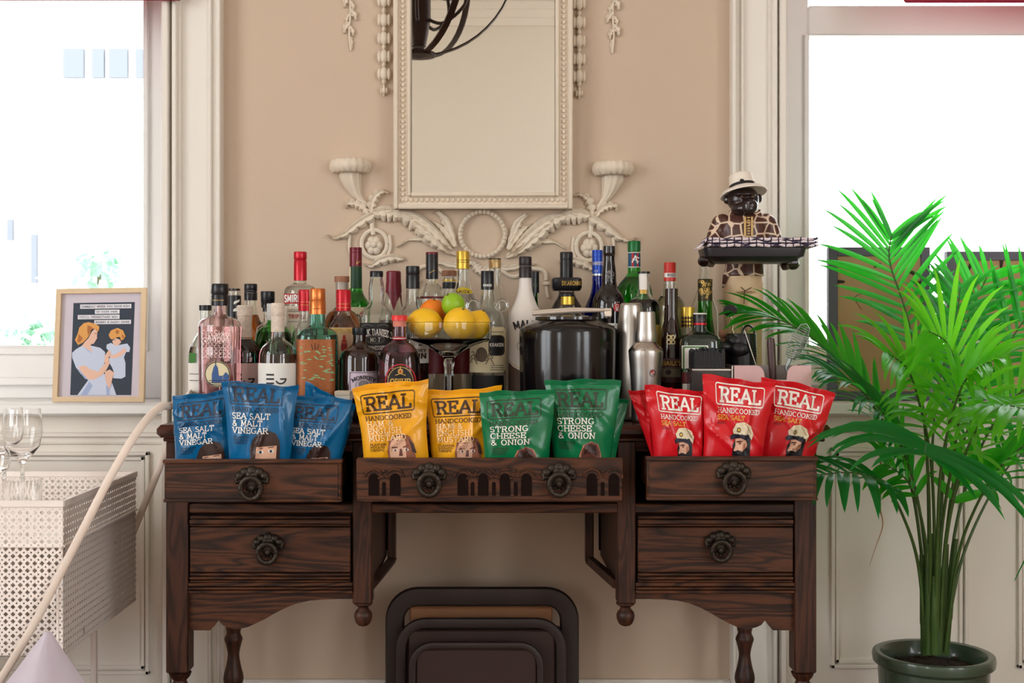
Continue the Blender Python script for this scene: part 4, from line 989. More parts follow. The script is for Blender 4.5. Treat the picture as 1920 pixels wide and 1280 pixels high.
# 38 herb liqueur
B = Bottle('herbal_liqueur_bottle', 'square dark green herbal liqueur bottle with a white and green framed label', 1312, .27, [(12, 610), (13, 616), (15, 622), (30, 628), (37, 636), (38, 648), (38, 720)], mat('dark_green_glass', (8, 30, 18), .06, coat=.6), sq=5, ky=.75, solid=True)
B.cap([(12.4, 587), (12.8, 588), (12.8, 611)], c_black, arts=[(c_red, lines(1300, 1325, [607], 4)), (k_white, lines(1300, 1325, [588], 2.4)), (k_grey, lines(1306, 1320, [598, 601], .8))])
B.cap([(12.6, 611), (13.4, 624)], glass('bottle_green', (20, 110, 50)), 'neck')
B.label(1275, 1323, 647, 690, k_white, [(k_green, stroke_polys(rrect(1278, 1320, 650, 700, 3), 2.4)), (k_darkred, [[(1275, 697), (1323, 697), (1323, 717), (1275, 717)]])]); B.label(1276, 1322, 718, 740, k_white, [(k_ink, lines(1284, 1314, [724, 729, 734], .9))], name='lower_label')
# monkey
B = Bottle('gin_bottle', 'squat dark brown apothecary gin bottle with a black cap and lilac label, front row', 674, .27, [(12, 628), (12.4, 642), (18, 650), (31, 656), (37, 666), (37.5, 680), (37.5, 725)], p_brown, solid=True)
B.cap([(11.5, 613.5), (13.6, 615), (13.6, 625), (12.8, 628)], c_black, 'stopper')
B.label(658, 712, 695, 745, k_lilac, [(k_ink, stroke_polys([(660, 745), (660, 697), (710, 697), (710, 745)], 1) + TA('MONKEY', 685, 745, 36, -33, 33, 6, .22, True)), (k_grey, ell(685, 719, 9, 8) + ring(685, 720, 14, 11, 1))])
b = MB(); pl = [(712, 668), (735, 690), (722, 727), (709, 700)]; q = [P(x, y, .215) for x, y in pl]
# folded tag hung at the neck
base = B.root.location
tagm = MB(); d = Vector((0, .0008, 0)); vs = [p - base for p in q] + [p - base + d for p in q]; tagm.add(vs, [(0, 1, 2, 3), (7, 6, 5, 4), (0, 4, 5, 1), (1, 5, 6, 2), (2, 6, 7, 3), (3, 7, 4, 0)], 0, False)
c0 = (q[0] + q[1] + q[2] + q[3]) / 4 - base; tagm.ball((c0.x, c0.y - .0012, c0.z), (.004, .0006, .004), 10, mi=1); tagm.build('neck_tag', [k_lilac, k_gold], B.root)
# opihr
B = Bottle('gin_bottle', 'round purple gin bottle with a red stopper and twine, front row beside the fruit bowl', 749, .22, [(12, 612), (12.5, 634), (16, 641), (28, 648), (36, 662), (39.5, 684), (39, 720)], glass('purple', (215, 170, 185)), sq=2.4, ky=.8, liquid=liq('purple', (170, 80, 105)), level=660)
B.cap([(14, 591), (14.8, 592), (14.8, 601)], c_pinkcap, 'stopper'); B.cap([(12.6, 601), (12.2, 612)], mat('pink_cork', (212, 128, 110), .7), 'cork')
b = MB()
for k in range(3): 
    z = B.z(632 + k * 2.2); b.lathe([(.0138, z + .001), (.0148, z), (.0138, z - .001)], n=20, mi=k % 2)
b.build('twine', [c_red, k_wink], B.root, fix=False)
B.label(0, 0, 0, 0, None, [(k_black, ell(753, 714, 25, 29, 24)), (k_gold, ring(753, 714, 23.5, 27, 1) + T('OPIHR', 734, 772, 709, 719, .22, slab=True) + ell(753, 695, 5, 5) + stroke_polys([(744, 702), (753, 699), (762, 702)], 1.6) + stroke_polys([(753, 690), (753, 686)], 1.5)), (k_red, ring(753, 714, 28, 32, 2.2)), (k_red, ell(753, 695, 2, 2))])

# ------------------------------------------------------------------ the jar and the bar tools
m_steel = mat('brushed_steel', (196, 190, 184), .22, metal=1); m_steel2 = mat('satin_steel', (190, 186, 180), .33, metal=1)
B = Bottle('glass_jar', 'large black glass jar with a flat lid, standing in front of the middle bottles', 1065, .275, [(60, 598), (62, 600), (74, 606), (88, 613), (91.5, 620), (91.5, 640), (90, 735)], mat('smoked_black_glass', (12, 9, 11), .16, coat=.15), cat='jar', solid=True, n=40)
B.cap([(50, 592), (62, 594), (62, 599), (56, 601)], mat('dark_jar_lid', (40, 34, 34), .15, coat=.5), 'lid', n=40)
b = MB(); tg = thing('ice_tongs', 'steel ice tongs lying across the lid of the black jar', 'tongs', (B.root.location.x, .275, B.root.location.z + B.z(592) + .001)); base = tg.location.copy()
zz = tg.location.z
yy = .215
b.box(WX(998, yy), WX(1146, yy), yy, yy + .016, WZ(599, yy), WZ(596.5, yy), bev=.001); 
M = Matrix.Translation(-base)
b2 = MB()
p0, p1 = Vector((WX(998, yy), yy, zz + .002)), Vector((WX(1143, yy), yy, zz + .010))
for s_, ez in ((-1, 0), (1, .004)):
    b2.tube([p0 + Vector((0, s_ * .010, ez)) - base, (p0 + p1) / 2 + Vector((0, s_ * .008, ez + .002)) - base, p1 + Vector((0, s_ * .006, 0)) - base], .0048, n=8, flat=.8, up=(0, 0, 1))
b2.box(p1.x - base.x - .012, p1.x - base.x + .004, -.010 + yy - base.y, .010 + yy - base.y, p1.z - base.z - .014, p1.z - base.z + .004, bev=.003)
b2.build('tong_arms', mat('polished_tongs', (226, 214, 200), .3, metal=.6), tg, fix=False)
B = Bottle('shaker_tin', 'tall steel shaker tin upside down behind the cocktail shaker', 1183, .285, [(17, 568), (20.5, 570), (21.5, 576), (25, 606), (29, 640), (31, 680), (31, 720)], m_steel2, cat='shaker', solid=True)
B = Bottle('cocktail_shaker', 'three-piece steel cocktail shaker at the right of the black jar', 1211, .215, [(32.5, 658), (32.5, 664), (30, 690), (28, 720), (27, 740)], m_steel2, cat='shaker', solid=True, n=36)
B.cap([(18.5, 640), (21, 643), (28, 650), (32.5, 656), (32.8, 659)], m_steel, 'strainer_top', n=36)
B.cap([(15, 584), (17, 585), (17.5, 588), (19, 618), (20.5, 624), (20.5, 638), (20, 641)], m_steel2, 'cap', n=36)
B.label(0, 0, 0, 0, None, [(k_ink, ring(1220, 698, 5.5, 6, .9)), (k_red, ell(1220, 697, 3.6, 4)), (k_wink, stroke_polys([(1217, 700), (1223, 696)], 1.2))], name='badge')

# napkin and tool caddy
m_cad = mat('pink_grey_acrylic', (206, 168, 164), .35); m_cad2 = mat('grey_acrylic', (150, 138, 136), .35)
cy0, cy1 = .17, .27
cad = thing('bar_caddy', 'pinkish box caddy with two rounded cut-outs at the right front of the desk', 'caddy', (WX(1450, .2), .22, TZ))
def cp(mb, nm, m, par=cad, fix=False):
    q = par; off = Vector((0, 0, 0))
    while q is not None: off += q.location; q = q.parent
    o = mb.build(nm, m, par, fix=fix); o.location = -off; return o
def cz(py): return WZ(py, cy0)
def cxx(px): return WX(px, cy0)
zb = TZ + .0005
b = MB()
# front wall with a dip between two rounded shoulders
pts = [(cxx(1377), zb), (cxx(1377), cz(685)), (cxx(1418), cz(685))] + [(cxx(1418 + 15 * math.sin(t * PI / 12)), cz(685 + 18 - 18 * math.cos(t * PI / 12))) for t in range(1, 7)] + [(cxx(1435), cz(712)), (cxx(1475), cz(712)), (cxx(1476), cz(703))] + [(cxx(1476 + 14 - 14 * math.cos(t * PI / 12)), cz(703 - 18 * math.sin(t * PI / 12))) for t in range(1, 7)] + [(cxx(1521), cz(685)), (cxx(1521), zb)]
b.prism(pts, cy0, cy0 + .003); cp(b, 'front_panel', m_cad)
b = MB(); b.box(cxx(1377), cxx(1377) + .003, cy0 + .003, cy1, zb, cz(685)); b.box(cxx(1521) - .003, cxx(1521), cy0 + .003, cy1, zb, cz(685)); b.box(cxx(1377), cxx(1521), cy1, cy1 + .003, zb, cz(687)); b.box(cxx(1377), cxx(1521), cy0 + .003, cy1, zb, zb + .003); cp(b, 'box', m_cad2)
# small tools standing in it
mud = thing('muddler', 'dark wooden muddler standing in the pinkish caddy', 'muddler', (WX(1450, .21), .21, zb + .004))
b = MB(); p0, p1 = P(1454, 760, .21), P(1445, 634, .21); p0.z = zb + .005
b.tube([p0, p0.lerp(p1, .5), p0.lerp(p1, .92), p1, p1 + Vector((0, 0, .002))], [.0085, .0075, .0085, .007, .003], n=14); o = cp(b, 'muddler_stick', mat('dark_muddler', (70, 48, 44), .4), mud)
st = thing('hawthorne_strainer', 'clear coiled spring strainer leaning up out of the pinkish caddy', 'strainer', (WX(1490, .225), .225, zb + .004))
b = MB(); A, Z_ = P(1482, 672, .225), P(1510, 612, .225); ax = (Z_ - A); L = ax.length; ax.normalize(); sd = ax.cross(Vector((0, 1, 0))).normalized(); coil = []
for i in range(15 * 14 + 1):
    t = i / (15 * 14); a = 2 * PI * 15 * t; rr = (.010 + .007 * math.sin(PI * t)) ; coil.append(A + ax * (L * t) + sd * rr * math.cos(a) + Vector((0, 1, 0)) * rr * .6 * math.sin(a))
b.tube(coil, .0008, n=5); cp(b, 'spring', mat('spring_steel', (150, 156, 154), .3, metal=.9), st)
b = MB(); pl = []
for s_ in (-1, 1): pl.append([A + sd * s_ * .010, A + ax * L * .5 + sd * s_ * .018, Z_ + sd * s_ * .010])
b.tube(pl[0] + [Z_ + ax * .006] + pl[1][::-1] + [A - ax * .008, pl[0][0]], .0010, n=6); b.tube([A, A - ax * .02, P(1478, 700, .225), Vector((P(1476, 700, .225).x, .225, zb + .006))], .004, n=8, flat=.5); cp(b, 'frame', mat('spring_steel', (150, 156, 154)), st)

# steel straw box with black straws
sb = thing('straw_holder', 'chrome straw holder with glass sides left of the pinkish caddy', 'holder', (WX(1335, .2), .21, TZ))
b = MB(); x0, x1 = WX(1296, .18), WX(1374, .18); zt = WZ(694, .18)
b.box(x0, x1, .178, .18, zb, zt); b.box(x0, x1, .232, .234, zb, zt); b.box(x0, x0 + .002, .18, .232, zb, zt); b.box(x1 - .002, x1, .18, .232, zb, zt); cp(b, 'glass_walls', mat('smoky_glass', (120, 118, 116), .05, trans=.75), sb)
b = MB()
for yy in (.176, .232): b.box(x0 - .002, x1 + .002, yy, yy + .004, zt - .001, zt + .003, bev=.001)
for xx in (x0 - .002, x1 - .002): b.box(xx, xx + .004, .176, .236, zt - .001, zt + .003, bev=.001)
b.box(WX(1371, .176), WX(1374, .176), .172, .178, zb, WZ(685, .176), bev=.001); b.box(x0, x1, .178, .234, zb, zb + .004); cp(b, 'chrome_rim', m_steel, sb)
m_straw = mat('black_straw', (18, 17, 19), .4)
prot = None; k = 0
for j in range(6):
    for i in range(26):
        yy = .184 + j * .0088; px = 1291 + i * 3.05 + (j % 2) * 1.2
        if i > 22: continue
        top = 655 + 6 * math.sin(i * .7 + j) * .5 + abs(i - 12) * .25 + R.uniform(-2.5, 3)
        if px < 1297: px += 6
        x = min(max(WX(px, .18), x0 + .005), x1 - .005); h = WZ(top, yy) - zb - .006
        if prot is None:
            b = MB(); b.lathe([(.0026, 0), (.0026, 1.0), (.0018, 1.0), (.0018, .5)], n=8); prot = b.build('drinking_straw', m_straw, None, loc=(x, yy, zb + .006)); o = prot
        else: o = prot.copy(); C.objects.link(o); o.location = (x, yy, zb + .006)
        o.scale = (1, 1, h); tag(o, 'black drinking straw packed upright in the chrome straw holder', 'straw', 'black straws in the chrome holder')

# tool pot with bar spoon, tongs and black strainer
pot = Bottle('tool_pot', 'black round pot of bar tools behind the straw holder', 1390, .305, [(27, 625), (28, 627), (28, 720)], mat('black_plastic', (16, 15, 17), .35), cat='pot', solid=False)
pot.root['group'] = 'bar tools'; del pot.root['group']
sp = thing('bar_spoon', 'twisted bar spoon with a round black disc end standing in the tool pot', 'spoon', (WX(1376, .305), .305, TZ + .01))
b = MB(); p0, p1 = P(1384, 690, .305), P(1369, 582, .30); tw = []
for i in range(41):
    t = i / 40; p = p0.lerp(p1, t); tw.append(p + Vector((math.cos(i * 1.3) * .0009, 0, 0)))
b.tube(tw, [.0017 + .0008 * (i % 2) for i in range(41)], n=6); o = cp(b, 'twisted_stem', mat('steel_gold', (190, 176, 140), .25, metal=1), sp)
b = MB(); Mx = Matrix.Translation(p1) @ Matrix.Rotation(math.radians(62), 4, 'X') @ Matrix.Rotation(math.radians(-15), 4, 'Y'); b.lathe([(0, -.0015), (.0135, -.0015), (.0145, 0), (.0135, .0015), (0, .0015)], n=20, M=Mx); cp(b, 'disc', mat('black_disc', (24, 22, 22), .3), sp)
tl = thing('bar_tongs', 'black metal loop-handled tongs standing in the tool pot', 'tongs', (WX(1403, .30), .30, TZ + .01))
b = MB(); b.tube(spline([P(1392, 690, .30), P(1391, 640, .30), P(1393, 618, .30), P(1403, 610, .30), P(1413, 618, .30), P(1414, 640, .30), P(1408, 690, .30)], 6), .0022, n=8)
cp(b, 'loop', mat('dark_steel', (60, 60, 66), .3, metal=.9), tl)
b = MB(); coil = []
for i in range(12 * 11 + 1):
    t = i / 132; p = P(1411 + 3 * math.sin(t * 2), 636 + 50 * t, .287); a = t * 2 * PI * 11; coil.append(p + Vector((.005 * math.cos(a), .004 * math.sin(a), 0)))
b.tube(coil, .0010, n=5); cp(b, 'spring', mat('dark_steel', (60, 60, 66)), tl)
b = MB(); b.tube([P(1396, 620, .272), P(1417, 684, .272), P(1420, 694, .272)], .0016, n=6); 
sk = thing('cocktail_pick', 'thin steel pick leaning from the tool pot towards the pinkish caddy', 'skewer', (WX(1410, .272), .272, TZ + .03)); cp(b, 'pick_rod', m_steel, sk)
js = thing('jigger', 'black handled bar strainer resting on top of the tool pot', 'strainer', (WX(1380, .285), .285, TZ + .1))
b = MB(); b.ball(P(1378, 640, .29), (.019, .016, .017), 18); b.ball(P(1388, 655, .285), (.024, .016, .02), 18); b.ball(P(1358, 650, .285), (.018, .012, .012), 18); cp(b, 'strainer_body', mat('black_plastic', (16, 15, 17)), js, True)
js['category'] = 'strainer'
wd = thing('wooden_tool', 'small round wooden knob poking up beside the black tools', 'tool', (WX(1357, .33), .33, TZ)); b = MB(); p = P(1357, 626, .33); b.ball(p, (.0105, .010, .0115), 14); b.tube([Vector((p.x, p.y, TZ + .001)), p - Vector((0, 0, .006))], .006, n=10); cp(b, 'knob', c_wood, wd)

# ------------------------------------------------------------------ glass fruit bowl
k = (.26 - CAMY) / FPX; bx = WX(842, .26)
bowl = thing('fruit_bowl', 'clear glass pedestal fruit bowl holding lemons, an orange and a lime', 'bowl', (bx, .26, TZ + .0005))
def bz(py): return WZ(py, .26) - TZ - .0005
prof_o = [(0, 0), (34 * k, 0), (35 * k, .003), (14 * k, .010), (8 * k, .018), (8 * k, bz(700)), (8.5 * k, bz(690)), (10.5 * k, bz(680)), (9 * k, bz(673)), (13 * k, bz(668)), (30 * k, bz(656)), (50 * k, bz(646)), (72 * k, bz(640)), (79 * k, bz(636)), (80 * k, bz(625)), (80 * k, bz(606)), (80.5 * k, bz(604))]
inn = [(78.5 * k, bz(604.5)), (78 * k, bz(625)), (77 * k, bz(634)), (70 * k, bz(637)), (48 * k, bz(642)), (28 * k, bz(652)), (10 * k, bz(662)), (0, bz(664))]
b = MB(); b.lathe(prof_o + inn, n=48); b.build('bowl_glass', g_clear, bowl)
m_lem = mat('lemon_skin', (238, 186, 24), .42, noise_amt=.06, noise_scale=40, bump=.5, bump_scale=420); m_or = mat('orange_skin', (238, 128, 20), .45, bump=.5, bump_scale=420); m_lime = mat('lime_skin', (140, 182, 30), .35, noise_amt=.15, noise_scale=30, bump=.3, bump_scale=400); m_stalk = mat('stalk_scar', (110, 100, 50), .8)
def fruit(nm, lab, px, py, Y, r, m, tip=0, tdir=(1, 0, 0), el=1.0):
    kk = (Y - CAMY) / FPX; c = P(px, py, Y); t = thing(nm, lab, nm, c, 'fruit in the glass bowl' if False else None)
    ax = Vector(tdir).normalized(); q = ax.to_track_quat('Z', 'Y').to_matrix().to_4x4(); rr = r * kk
    pr = []
    for i in range(19):
        a = PI * i / 18; z = -math.cos(a) * el; rad = math.sin(a); 
        if tip:
            z += (tip * max(0, (-math.cos(a) - .86) / .14) ** 1.5 - tip * .6 * max(0, (math.cos(a) - .88) / .12) ** 1.5)
        pr.append((max(rad, 0) * rr, z * rr))
    b = MB(); b.lathe(pr, n=26, M=q); b.build('fruit_skin', m, t)
    b = MB(); b.ball(q @ Vector((0, 0, (el + tip) * rr)), (.003, .003, .003), 8); b.build('stalk_end', m_stalk, t)
fruit('lemon', 'lemon at the left of the glass bowl with its pointed end to the left', 797, 606, .255, 29, m_lem, .12, (-.95, -.1, .1), 1.12)
fruit('lemon', 'large round lemon at the front centre of the glass bowl', 862, 607, .225, 31, m_lem, .06, (.2, -.5, .8))
fruit('lemon', 'lemon at the right of the glass bowl', 893, 610, .275, 27, m_lem, .1, (.4, -.2, .8), 1.05)
fruit('orange', 'orange behind the left lemon in the glass bowl', 812, 586, .315, 26, m_or, 0, (.1, -.4, .9))
fruit('lime', 'green lime on top of the fruit in the glass bowl', 850, 571, .268, 22, m_lime, .07, (-.4, -.5, .7), 1.06)
# little white box
b = MB(); a, c = P(630, 733, .19), P(658, 733, .19); cd = thing('card_box', 'small off-white card box between the blue and yellow crisp bags', 'box', ((a.x + c.x) / 2, .20, TZ))
b.box(a.x, c.x, .17, .215, TZ + .0005, a.z, bev=.001); cp(b, 'box_card', k_white, cd); b = MB(); b.box(a.x - .0005, c.x + .0005, .169, .216, a.z - .008, a.z + .0005, bev=.001); cp(b, 'box_lid', mat('card_cream', (212, 200, 180), .7), cd)
# ------------------------------------------------------------------ crisp bags
def bagmat(name, rgb, rough=.3):
    m = mat(name, rgb, .3, coat=.2, bump=.4, spec=.4, bump_scale=16); return m
bag_blue = bagmat('blue_foil', (0, 96, 146)); bag_yel = bagmat('yellow_foil', (238, 168, 24)); bag_grn = bagmat('green_foil', (4, 112, 66)); bag_red = bagmat('red_foil', (206, 20, 32))
bag_white = mat('foil_white', (225, 225, 228), .3)
s_dark = mat('bag_ink_dark', (52, 34, 30), .4); s_white = mat('bag_ink_white', (238, 234, 224), .4); s_yel = mat('bag_ink_yellow', (236, 190, 70), .4); s_skin = mat('print_skin', (222, 172, 144), .45); s_skin2 = mat('print_skin_shade', (186, 120, 92), .45); s_hair = mat('print_hair', (58, 36, 30), .4); s_beard = mat('print_beard', (26, 22, 26), .5); s_capw = mat('print_cap', (226, 212, 180), .45); s_capn = mat('print_cap_navy', (28, 26, 44), .45); s_tan = mat('print_tan', (150, 90, 66), .45); s_ddark = mat('print_dark_skin', (104, 58, 48), .45)
s_ydark = mat('bag_ink_brown', (70, 44, 20), .4); s_bdark = mat('bag_ink_on_blue', (44, 52, 70), .4); s_gdark = mat('bag_ink_on_green', (48, 60, 40), .4)
BAGB = .646
def bag(label, fl, TL, TR, BR, BL, Y, seed, th=.019, art=True, sh=0, hs=0):
    rr = random.Random(seed)
    cs = [P(*TL, Y), P(*TR, Y), P(*BR, Y), P(*BL, Y)]
    cs[2].z = cs[3].z = BAGB
    H = 213.0
    ph = [rr.uniform(0, 6.28) for _ in range(8)]
    folds = [(rr.uniform(-1, 1), rr.uniform(.05, .6), rr.uniform(-1, 1), rr.uniform(.003, .0065)) for _ in range(7)]
    def core(u, v):   # u, v in 0..1, v down
        top = cs[0].lerp(cs[1], u); bot = cs[3].lerp(cs[2], u); p = top.lerp(bot, v)
        # waist: sides draw in where the bag bulges
        k = math.sin(PI * min(1, max(0, (v - .05) / .95))) ** .6 if v > .05 else 0
        cx = (cs[0] + cs[1]).lerp(cs[2] + cs[3], v) / 2
        p = p + (cx - p) * (.045 * k + .02 * math.sin(v * 9 + ph[0]) * (1 if u > .5 else .6))
        return p, k
    def bulge(u, v, k):
        e = max(0, 1 - abs(2 * u - 1) ** 2.6) ** .7
        return th * e * k
    def wr(u, v):
        s = 0
        for a, b_, c, amp in folds:
            d = (u - .5 - a * .4) * math.cos(c * 1.2) + (v - b_) * math.sin(c * 1.2) * 1.4
            s += amp * math.exp(-(d / .035) ** 2) * math.exp(-((v - b_) / .30) ** 2)
        s += .0024 * math.sin(u * 17 + ph[1] + v * 4) * math.exp(-v / .18) + .0010 * math.sin(u * 9 + v * 13 + ph[2])
        return s
    def zed(u, v):   # uneven top edge
        return (.0022 * math.sin(u * 5.5 + ph[3]) + .0012 * math.sin(u * 15 + ph[4])) * math.exp(-v / .08) * (1 if 0 < u < 1 else 1)
    def front(u, v, off=0):
        p, k = core(u, v); b_ = bulge(u, v, k); return Vector((p.x, p.y - b_ - wr(u, v) * min(1, v / .06 + .35) - off + .006 * math.sin(u * 7 + ph[5]) * math.exp(-v / .06), p.z + zed(u, v)))
    def back(u, v):
        p, k = core(u, v); return Vector((p.x, p.y + bulge(u, v, k) * .75 + .0012 - wr(u, v) * .35 * math.exp(-v / .06) + .006 * math.sin(u * 7 + ph[5]) * math.exp(-v / .06), p.z + zed(u, v)))
    c0 = (cs[2] + cs[3]) / 2
    root = thing('crisp_bag', label, 'bag', c0, 'bags of crisps standing in the open drawers')
    NU, NV = 30, 40; b = MB(); vs = []; fs = []
    for side in (front, back):
        for j in range(NV + 1):
            for i in range(NU + 1): vs.append(side(i / NU, j / NV) - c0)
    n1 = (NU + 1) * (NV + 1)
    for j in range(NV):
        for i in range(NU):
            a = j * (NU + 1) + i; fs.append((a, a + 1, a + NU + 2, a + NU + 1)); a += n1; fs.append((a, a + NU + 1, a + NU + 2, a + 1))
    for j in range(NV):
        for i in (0, NU):
            a = j * (NU + 1) + i; c = a + NU + 1; fs.append((a, c, c + n1, a + n1))
    for i in range(NU):
        for j in (0, NV): a = j * (NU + 1) + i; fs.append((a, a + 1, a + 1 + n1, a + n1))
    b.add(vs, fs); fm = dict(b=bag_blue, y=bag_yel, g=bag_grn, r=bag_red)[fl]
    b.build('foil_bag', fm, root)
    # crimped seal strip
    b = MB(); 
    for rowi in range(4):
        v = .008 + rowi * .011
        b.tube([front(i / 24, v, .0004) - c0 for i in range(25)], .0007, n=5)
    b.build('top_seal', fm, root, fix=False)
    if not art: return root
    W = 1.0
    def F(off): return lambda s, t: front(min(1, max(0, s)), min(1, max(0, t)), off) - c0
    b = MB(); ms = []
    def put(m, polys, lv=1, ml=.05):
        if m not in ms: ms.append(m)
        decal(b, polys, F(.0005 + .0004 * lv), ms.index(m), ml)
    def tx(s, x0, x1, y0, y1, **k): return fit_text(s, x0, x1, y1, y0, **k)
    ink = dict(b=s_bdark, y=s_ydark, g=s_gdark, r=s_white)[fl]
    if fl == 'r':
        box = (.17, .86, .06, .245)
    else: box = (.09, .82, .09, .275)
    x0, x1, y0, y1 = box; y0 += sh; y1 += sh
    fr = rrect(x0, x1, y0, y1, .03, .02)
    n = len(fr)
    fr = [(a, c + .004 * math.sin(a * 23)) for a, c in fr]
    wtf = stroke_polys(fr, .011, True)
    put(ink, wtf)
    put(ink, tx('REAL', x0 + .06, x1 - .05, y0 + .032, y1 - .03, wt=.19))
    hx1 = x1 - .04
    put(ink, tx('HANDCOOKED', x0 + .02, hx1, y1 + .026, y1 + .068, wt=.15))
    if fl == 'r':
        put(s_yel, tx('SEA SALT', x0 + .02, x0 + .43, y1 + .088, y1 + .128, wt=.14))
        put(s_dark, [q for yy in (.40, .412) for q in stroke_polys([(x0 + .02, yy), (x0 + .14, yy)], .004)])
        # sailor in a peaked cap
        cx, cy, s = .57, .59, 1.0
        X = lambda L: [(cx + a * .01, cy + c * .0066) for a, c in L]
        put(s_beard, [X([(-13, 2), (-12, 16), (-15, 26), (18, 26), (17, 12), (17, -4), (10, -10), (-8, -8)])], 1, .04)
        put(s_skin, [X([(-9, -8), (8, -9), (11, 0), (10, 9), (4, 12), (-2, 11), (-9, 12), (-11, 8), (-8, 2)])], 2, .04)
        put(s_skin2, [X([(-4, -5), (2, -5), (2, -2), (-4, -2)]), X([(5, -1), (10, -2), (10, 8), (5, 10)])], 3)
        put(s_hair, [X([(-7, -4), (1, -5), (1, -3.4), (-7, -2.4)]), X([(-2.5, -2), (0, -2.2), (0, 0), (-2.5, 0)])], 4)
        put(s_beard, [X([(-10, 10), (-4, 8), (4, 10), (10, 4), (12, 18), (6, 25), (-8, 25), (-12, 18)])], 4, .04)
        put(s_capn, [X([(-18, -10), (-13, -15), (12, -14), (17, -9), (14, -4), (-2, -9), (-16, -6)])], 5, .04)
        put(s_capw, [X([(-13, -14), (-15, -20), (-9, -29), (2, -31), (14, -26), (19, -16), (18, -6), (11, -13)])], 5, .04)
        put(s_capn, [arc(cx - .05, cy - .130, .035, .023, 0, 360, 10)[:-1]], 6)
        put(s_yel, [arc(cx - .05, cy - .130, .022, .014, 0, 360, 8)[:-1]], 7)
        put(s_tan, stroke_polys(X([(4, -29), (15, -16)]), .006), 7)
    else:
        body = dict(b=['SEA SALT', '& MALT', 'VINEGAR'], y=['HAM &', 'ENGLISH', 'MUSTARD'], g=['STRONG', 'CHEESE', '& ONION'])[fl]
        wd = dict(b=[.56, .45, .54], y=[.39, .50, .57], g=[.54, .51, .57])[fl]
        lx = dict(b=x0 + .02, y=x0 + .03, g=x0 + .02)[fl]; col = s_white if fl != 'y' else mat('bag_ink_cream', (244, 214, 160), .4)
        yy = y1 + (.082 if fl != 'y' else .078)
        for s_, w_ in zip(body, wd):
            put(col, tx(s_, lx, lx + w_, yy, yy + .052, wt=.15), 7); yy += .068
        for i, s_ in enumerate(('FLAVOUR', 'POTATO', 'CRISPS')):
            put(ink, tx(s_, lx + .01, lx + .01 + (.25, .22, .2)[i], yy + .012 + i * .028, yy + .032 + i * .028, wt=.17), 1)
        if fl == 'b':     # fringe and eyes
            cx, cy = .62, .605 + hs; X = lambda L: [(cx + a * .01, cy + c * .0045) for a, c in L]
            put(s_skin, [X([(-16, -2), (17, -6), (18, 40), (-16, 40)])], 2, .04)
            put(s_hair, [X([(-23, 40), (-24, 0), (-18, -20), (-8, -33), (4, -36), (14, -31), (20, -16), (22, 0), (22, 40), (17, 40), (17, -5), (-14, -1), (-17, 40)])], 3, .04)
            put(s_hair, [X([(-12, 1), (-4, 0), (-4, 1.6), (-12, 3)]), X([(4, -1), (13, -3), (13, -1.3), (4, .6)])], 3)
            for ex in (-7.5, 8.5):
                put(s_white, [arc(cx + ex * .01, cy + (8.5 - ex * .14) * .0045, .047, .017, 0, 360, 12)[:-1]], 3); put(s_bdark, [arc(cx + ex * .01, cy + (8.5 - ex * .14) * .0045, .021, .014, 0, 360, 10)[:-1]], 4)
        if fl == 'y':     # bald man, brow and eyes
            cx, cy = .60, .61; X = lambda L: [(cx + a * .01, cy + c * .0048) for a, c in L]
            put(s_tan, [X([(-20, 40), (-21, 8), (-18, -12), (-9, -23), (4, -26), (15, -19), (20, -4), (22, 40)])], 1, .04)
            put(s_skin, [X([(-17, 40), (-18, 6), (-15, -10), (-7, -20), (4, -22), (8, -8), (6, 40)])], 2, .04)
            put(s_hair, [X([(12, -16), (20, -2), (23, 14), (17, 12), (15, -2)])], 3)
            put(s_ddark, [X([(-14, -1), (-5, 0), (-5, 2), (-14, 2)]), X([(3, 0), (12, -3), (12, -.5), (3, 2.4)]), X([(-2, 4), (1, 4), (2, 18), (-4, 18)])], 3)
            for ex in (-9, 8): put(s_white, [arc(cx + ex * .01, cy + 6.5 * .0048, .036, .013, 0, 360, 10)[:-1]], 3); put(s_ddark, [arc(cx + ex * .01, cy + 6.5 * .0048, .017, .012, 0, 360, 8)[:-1]], 4)
        if fl == 'g':     # top of a head with short hair
            cx, cy = .63, .655; X = lambda L: [(cx + a * .01, cy + c * .0058) for a, c in L]
            put(s_skin2, [X([(-20, 26), (-19, 8), (-13, -8), (0, -14), (12, -9), (18, 6), (20, 26)])], 1, .04)
            put(s_ddark, [X([(-17, 20), (-16, 4), (-10, -9), (0, -13), (10, -9), (16, 4), (17, 20), (10, 14), (0, 12), (-10, 14)])], 2, .04)
            put(s_hair, [X([(-14, 10), (-9, -6), (0, -10), (8, -6), (13, 10), (6, 6), (-6, 5)])], 3)
    b.build('printed_front', ms, root, fix=False)
    return root
bag('blue crisp bag at the far left of the left drawer', 'b', (322, 744), (446, 726), (446, 925), (328, 925), .088, 1, hs=.08)
bag('tallest blue crisp bag, in the middle of the left drawer, two eyes showing', 'b', (416, 716), (561, 722), (540, 925), (432, 925), .048, 2, sh=-.075)
bag('blue crisp bag at the right of the left drawer with a crumpled top', 'b', (536, 738), (662, 750), (630, 925), (535, 925), .082, 3, hs=.08)
bag('blue crisp bag mostly hidden behind the crumpled one in the left drawer', 'b', (572, 716), (668, 760), (632, 925), (560, 925), .122, 4, th=.008, art=False)
bag('yellow crisp bag at the left end of the middle drawer, tilted up to the right', 'y', (661, 726), (802, 709), (806, 925), (688, 925), .066, 5)
bag('yellow crisp bag second from the left in the middle drawer, overlapped by a green bag', 'y', (793, 733), (940, 724), (918, 925), (814, 925), .092, 6)
bag('darker green crisp bag at the left, leaning over the yellow bag in the middle drawer', 'g', (898, 737), (1042, 727), (1030, 925), (908, 925), .050, 7)
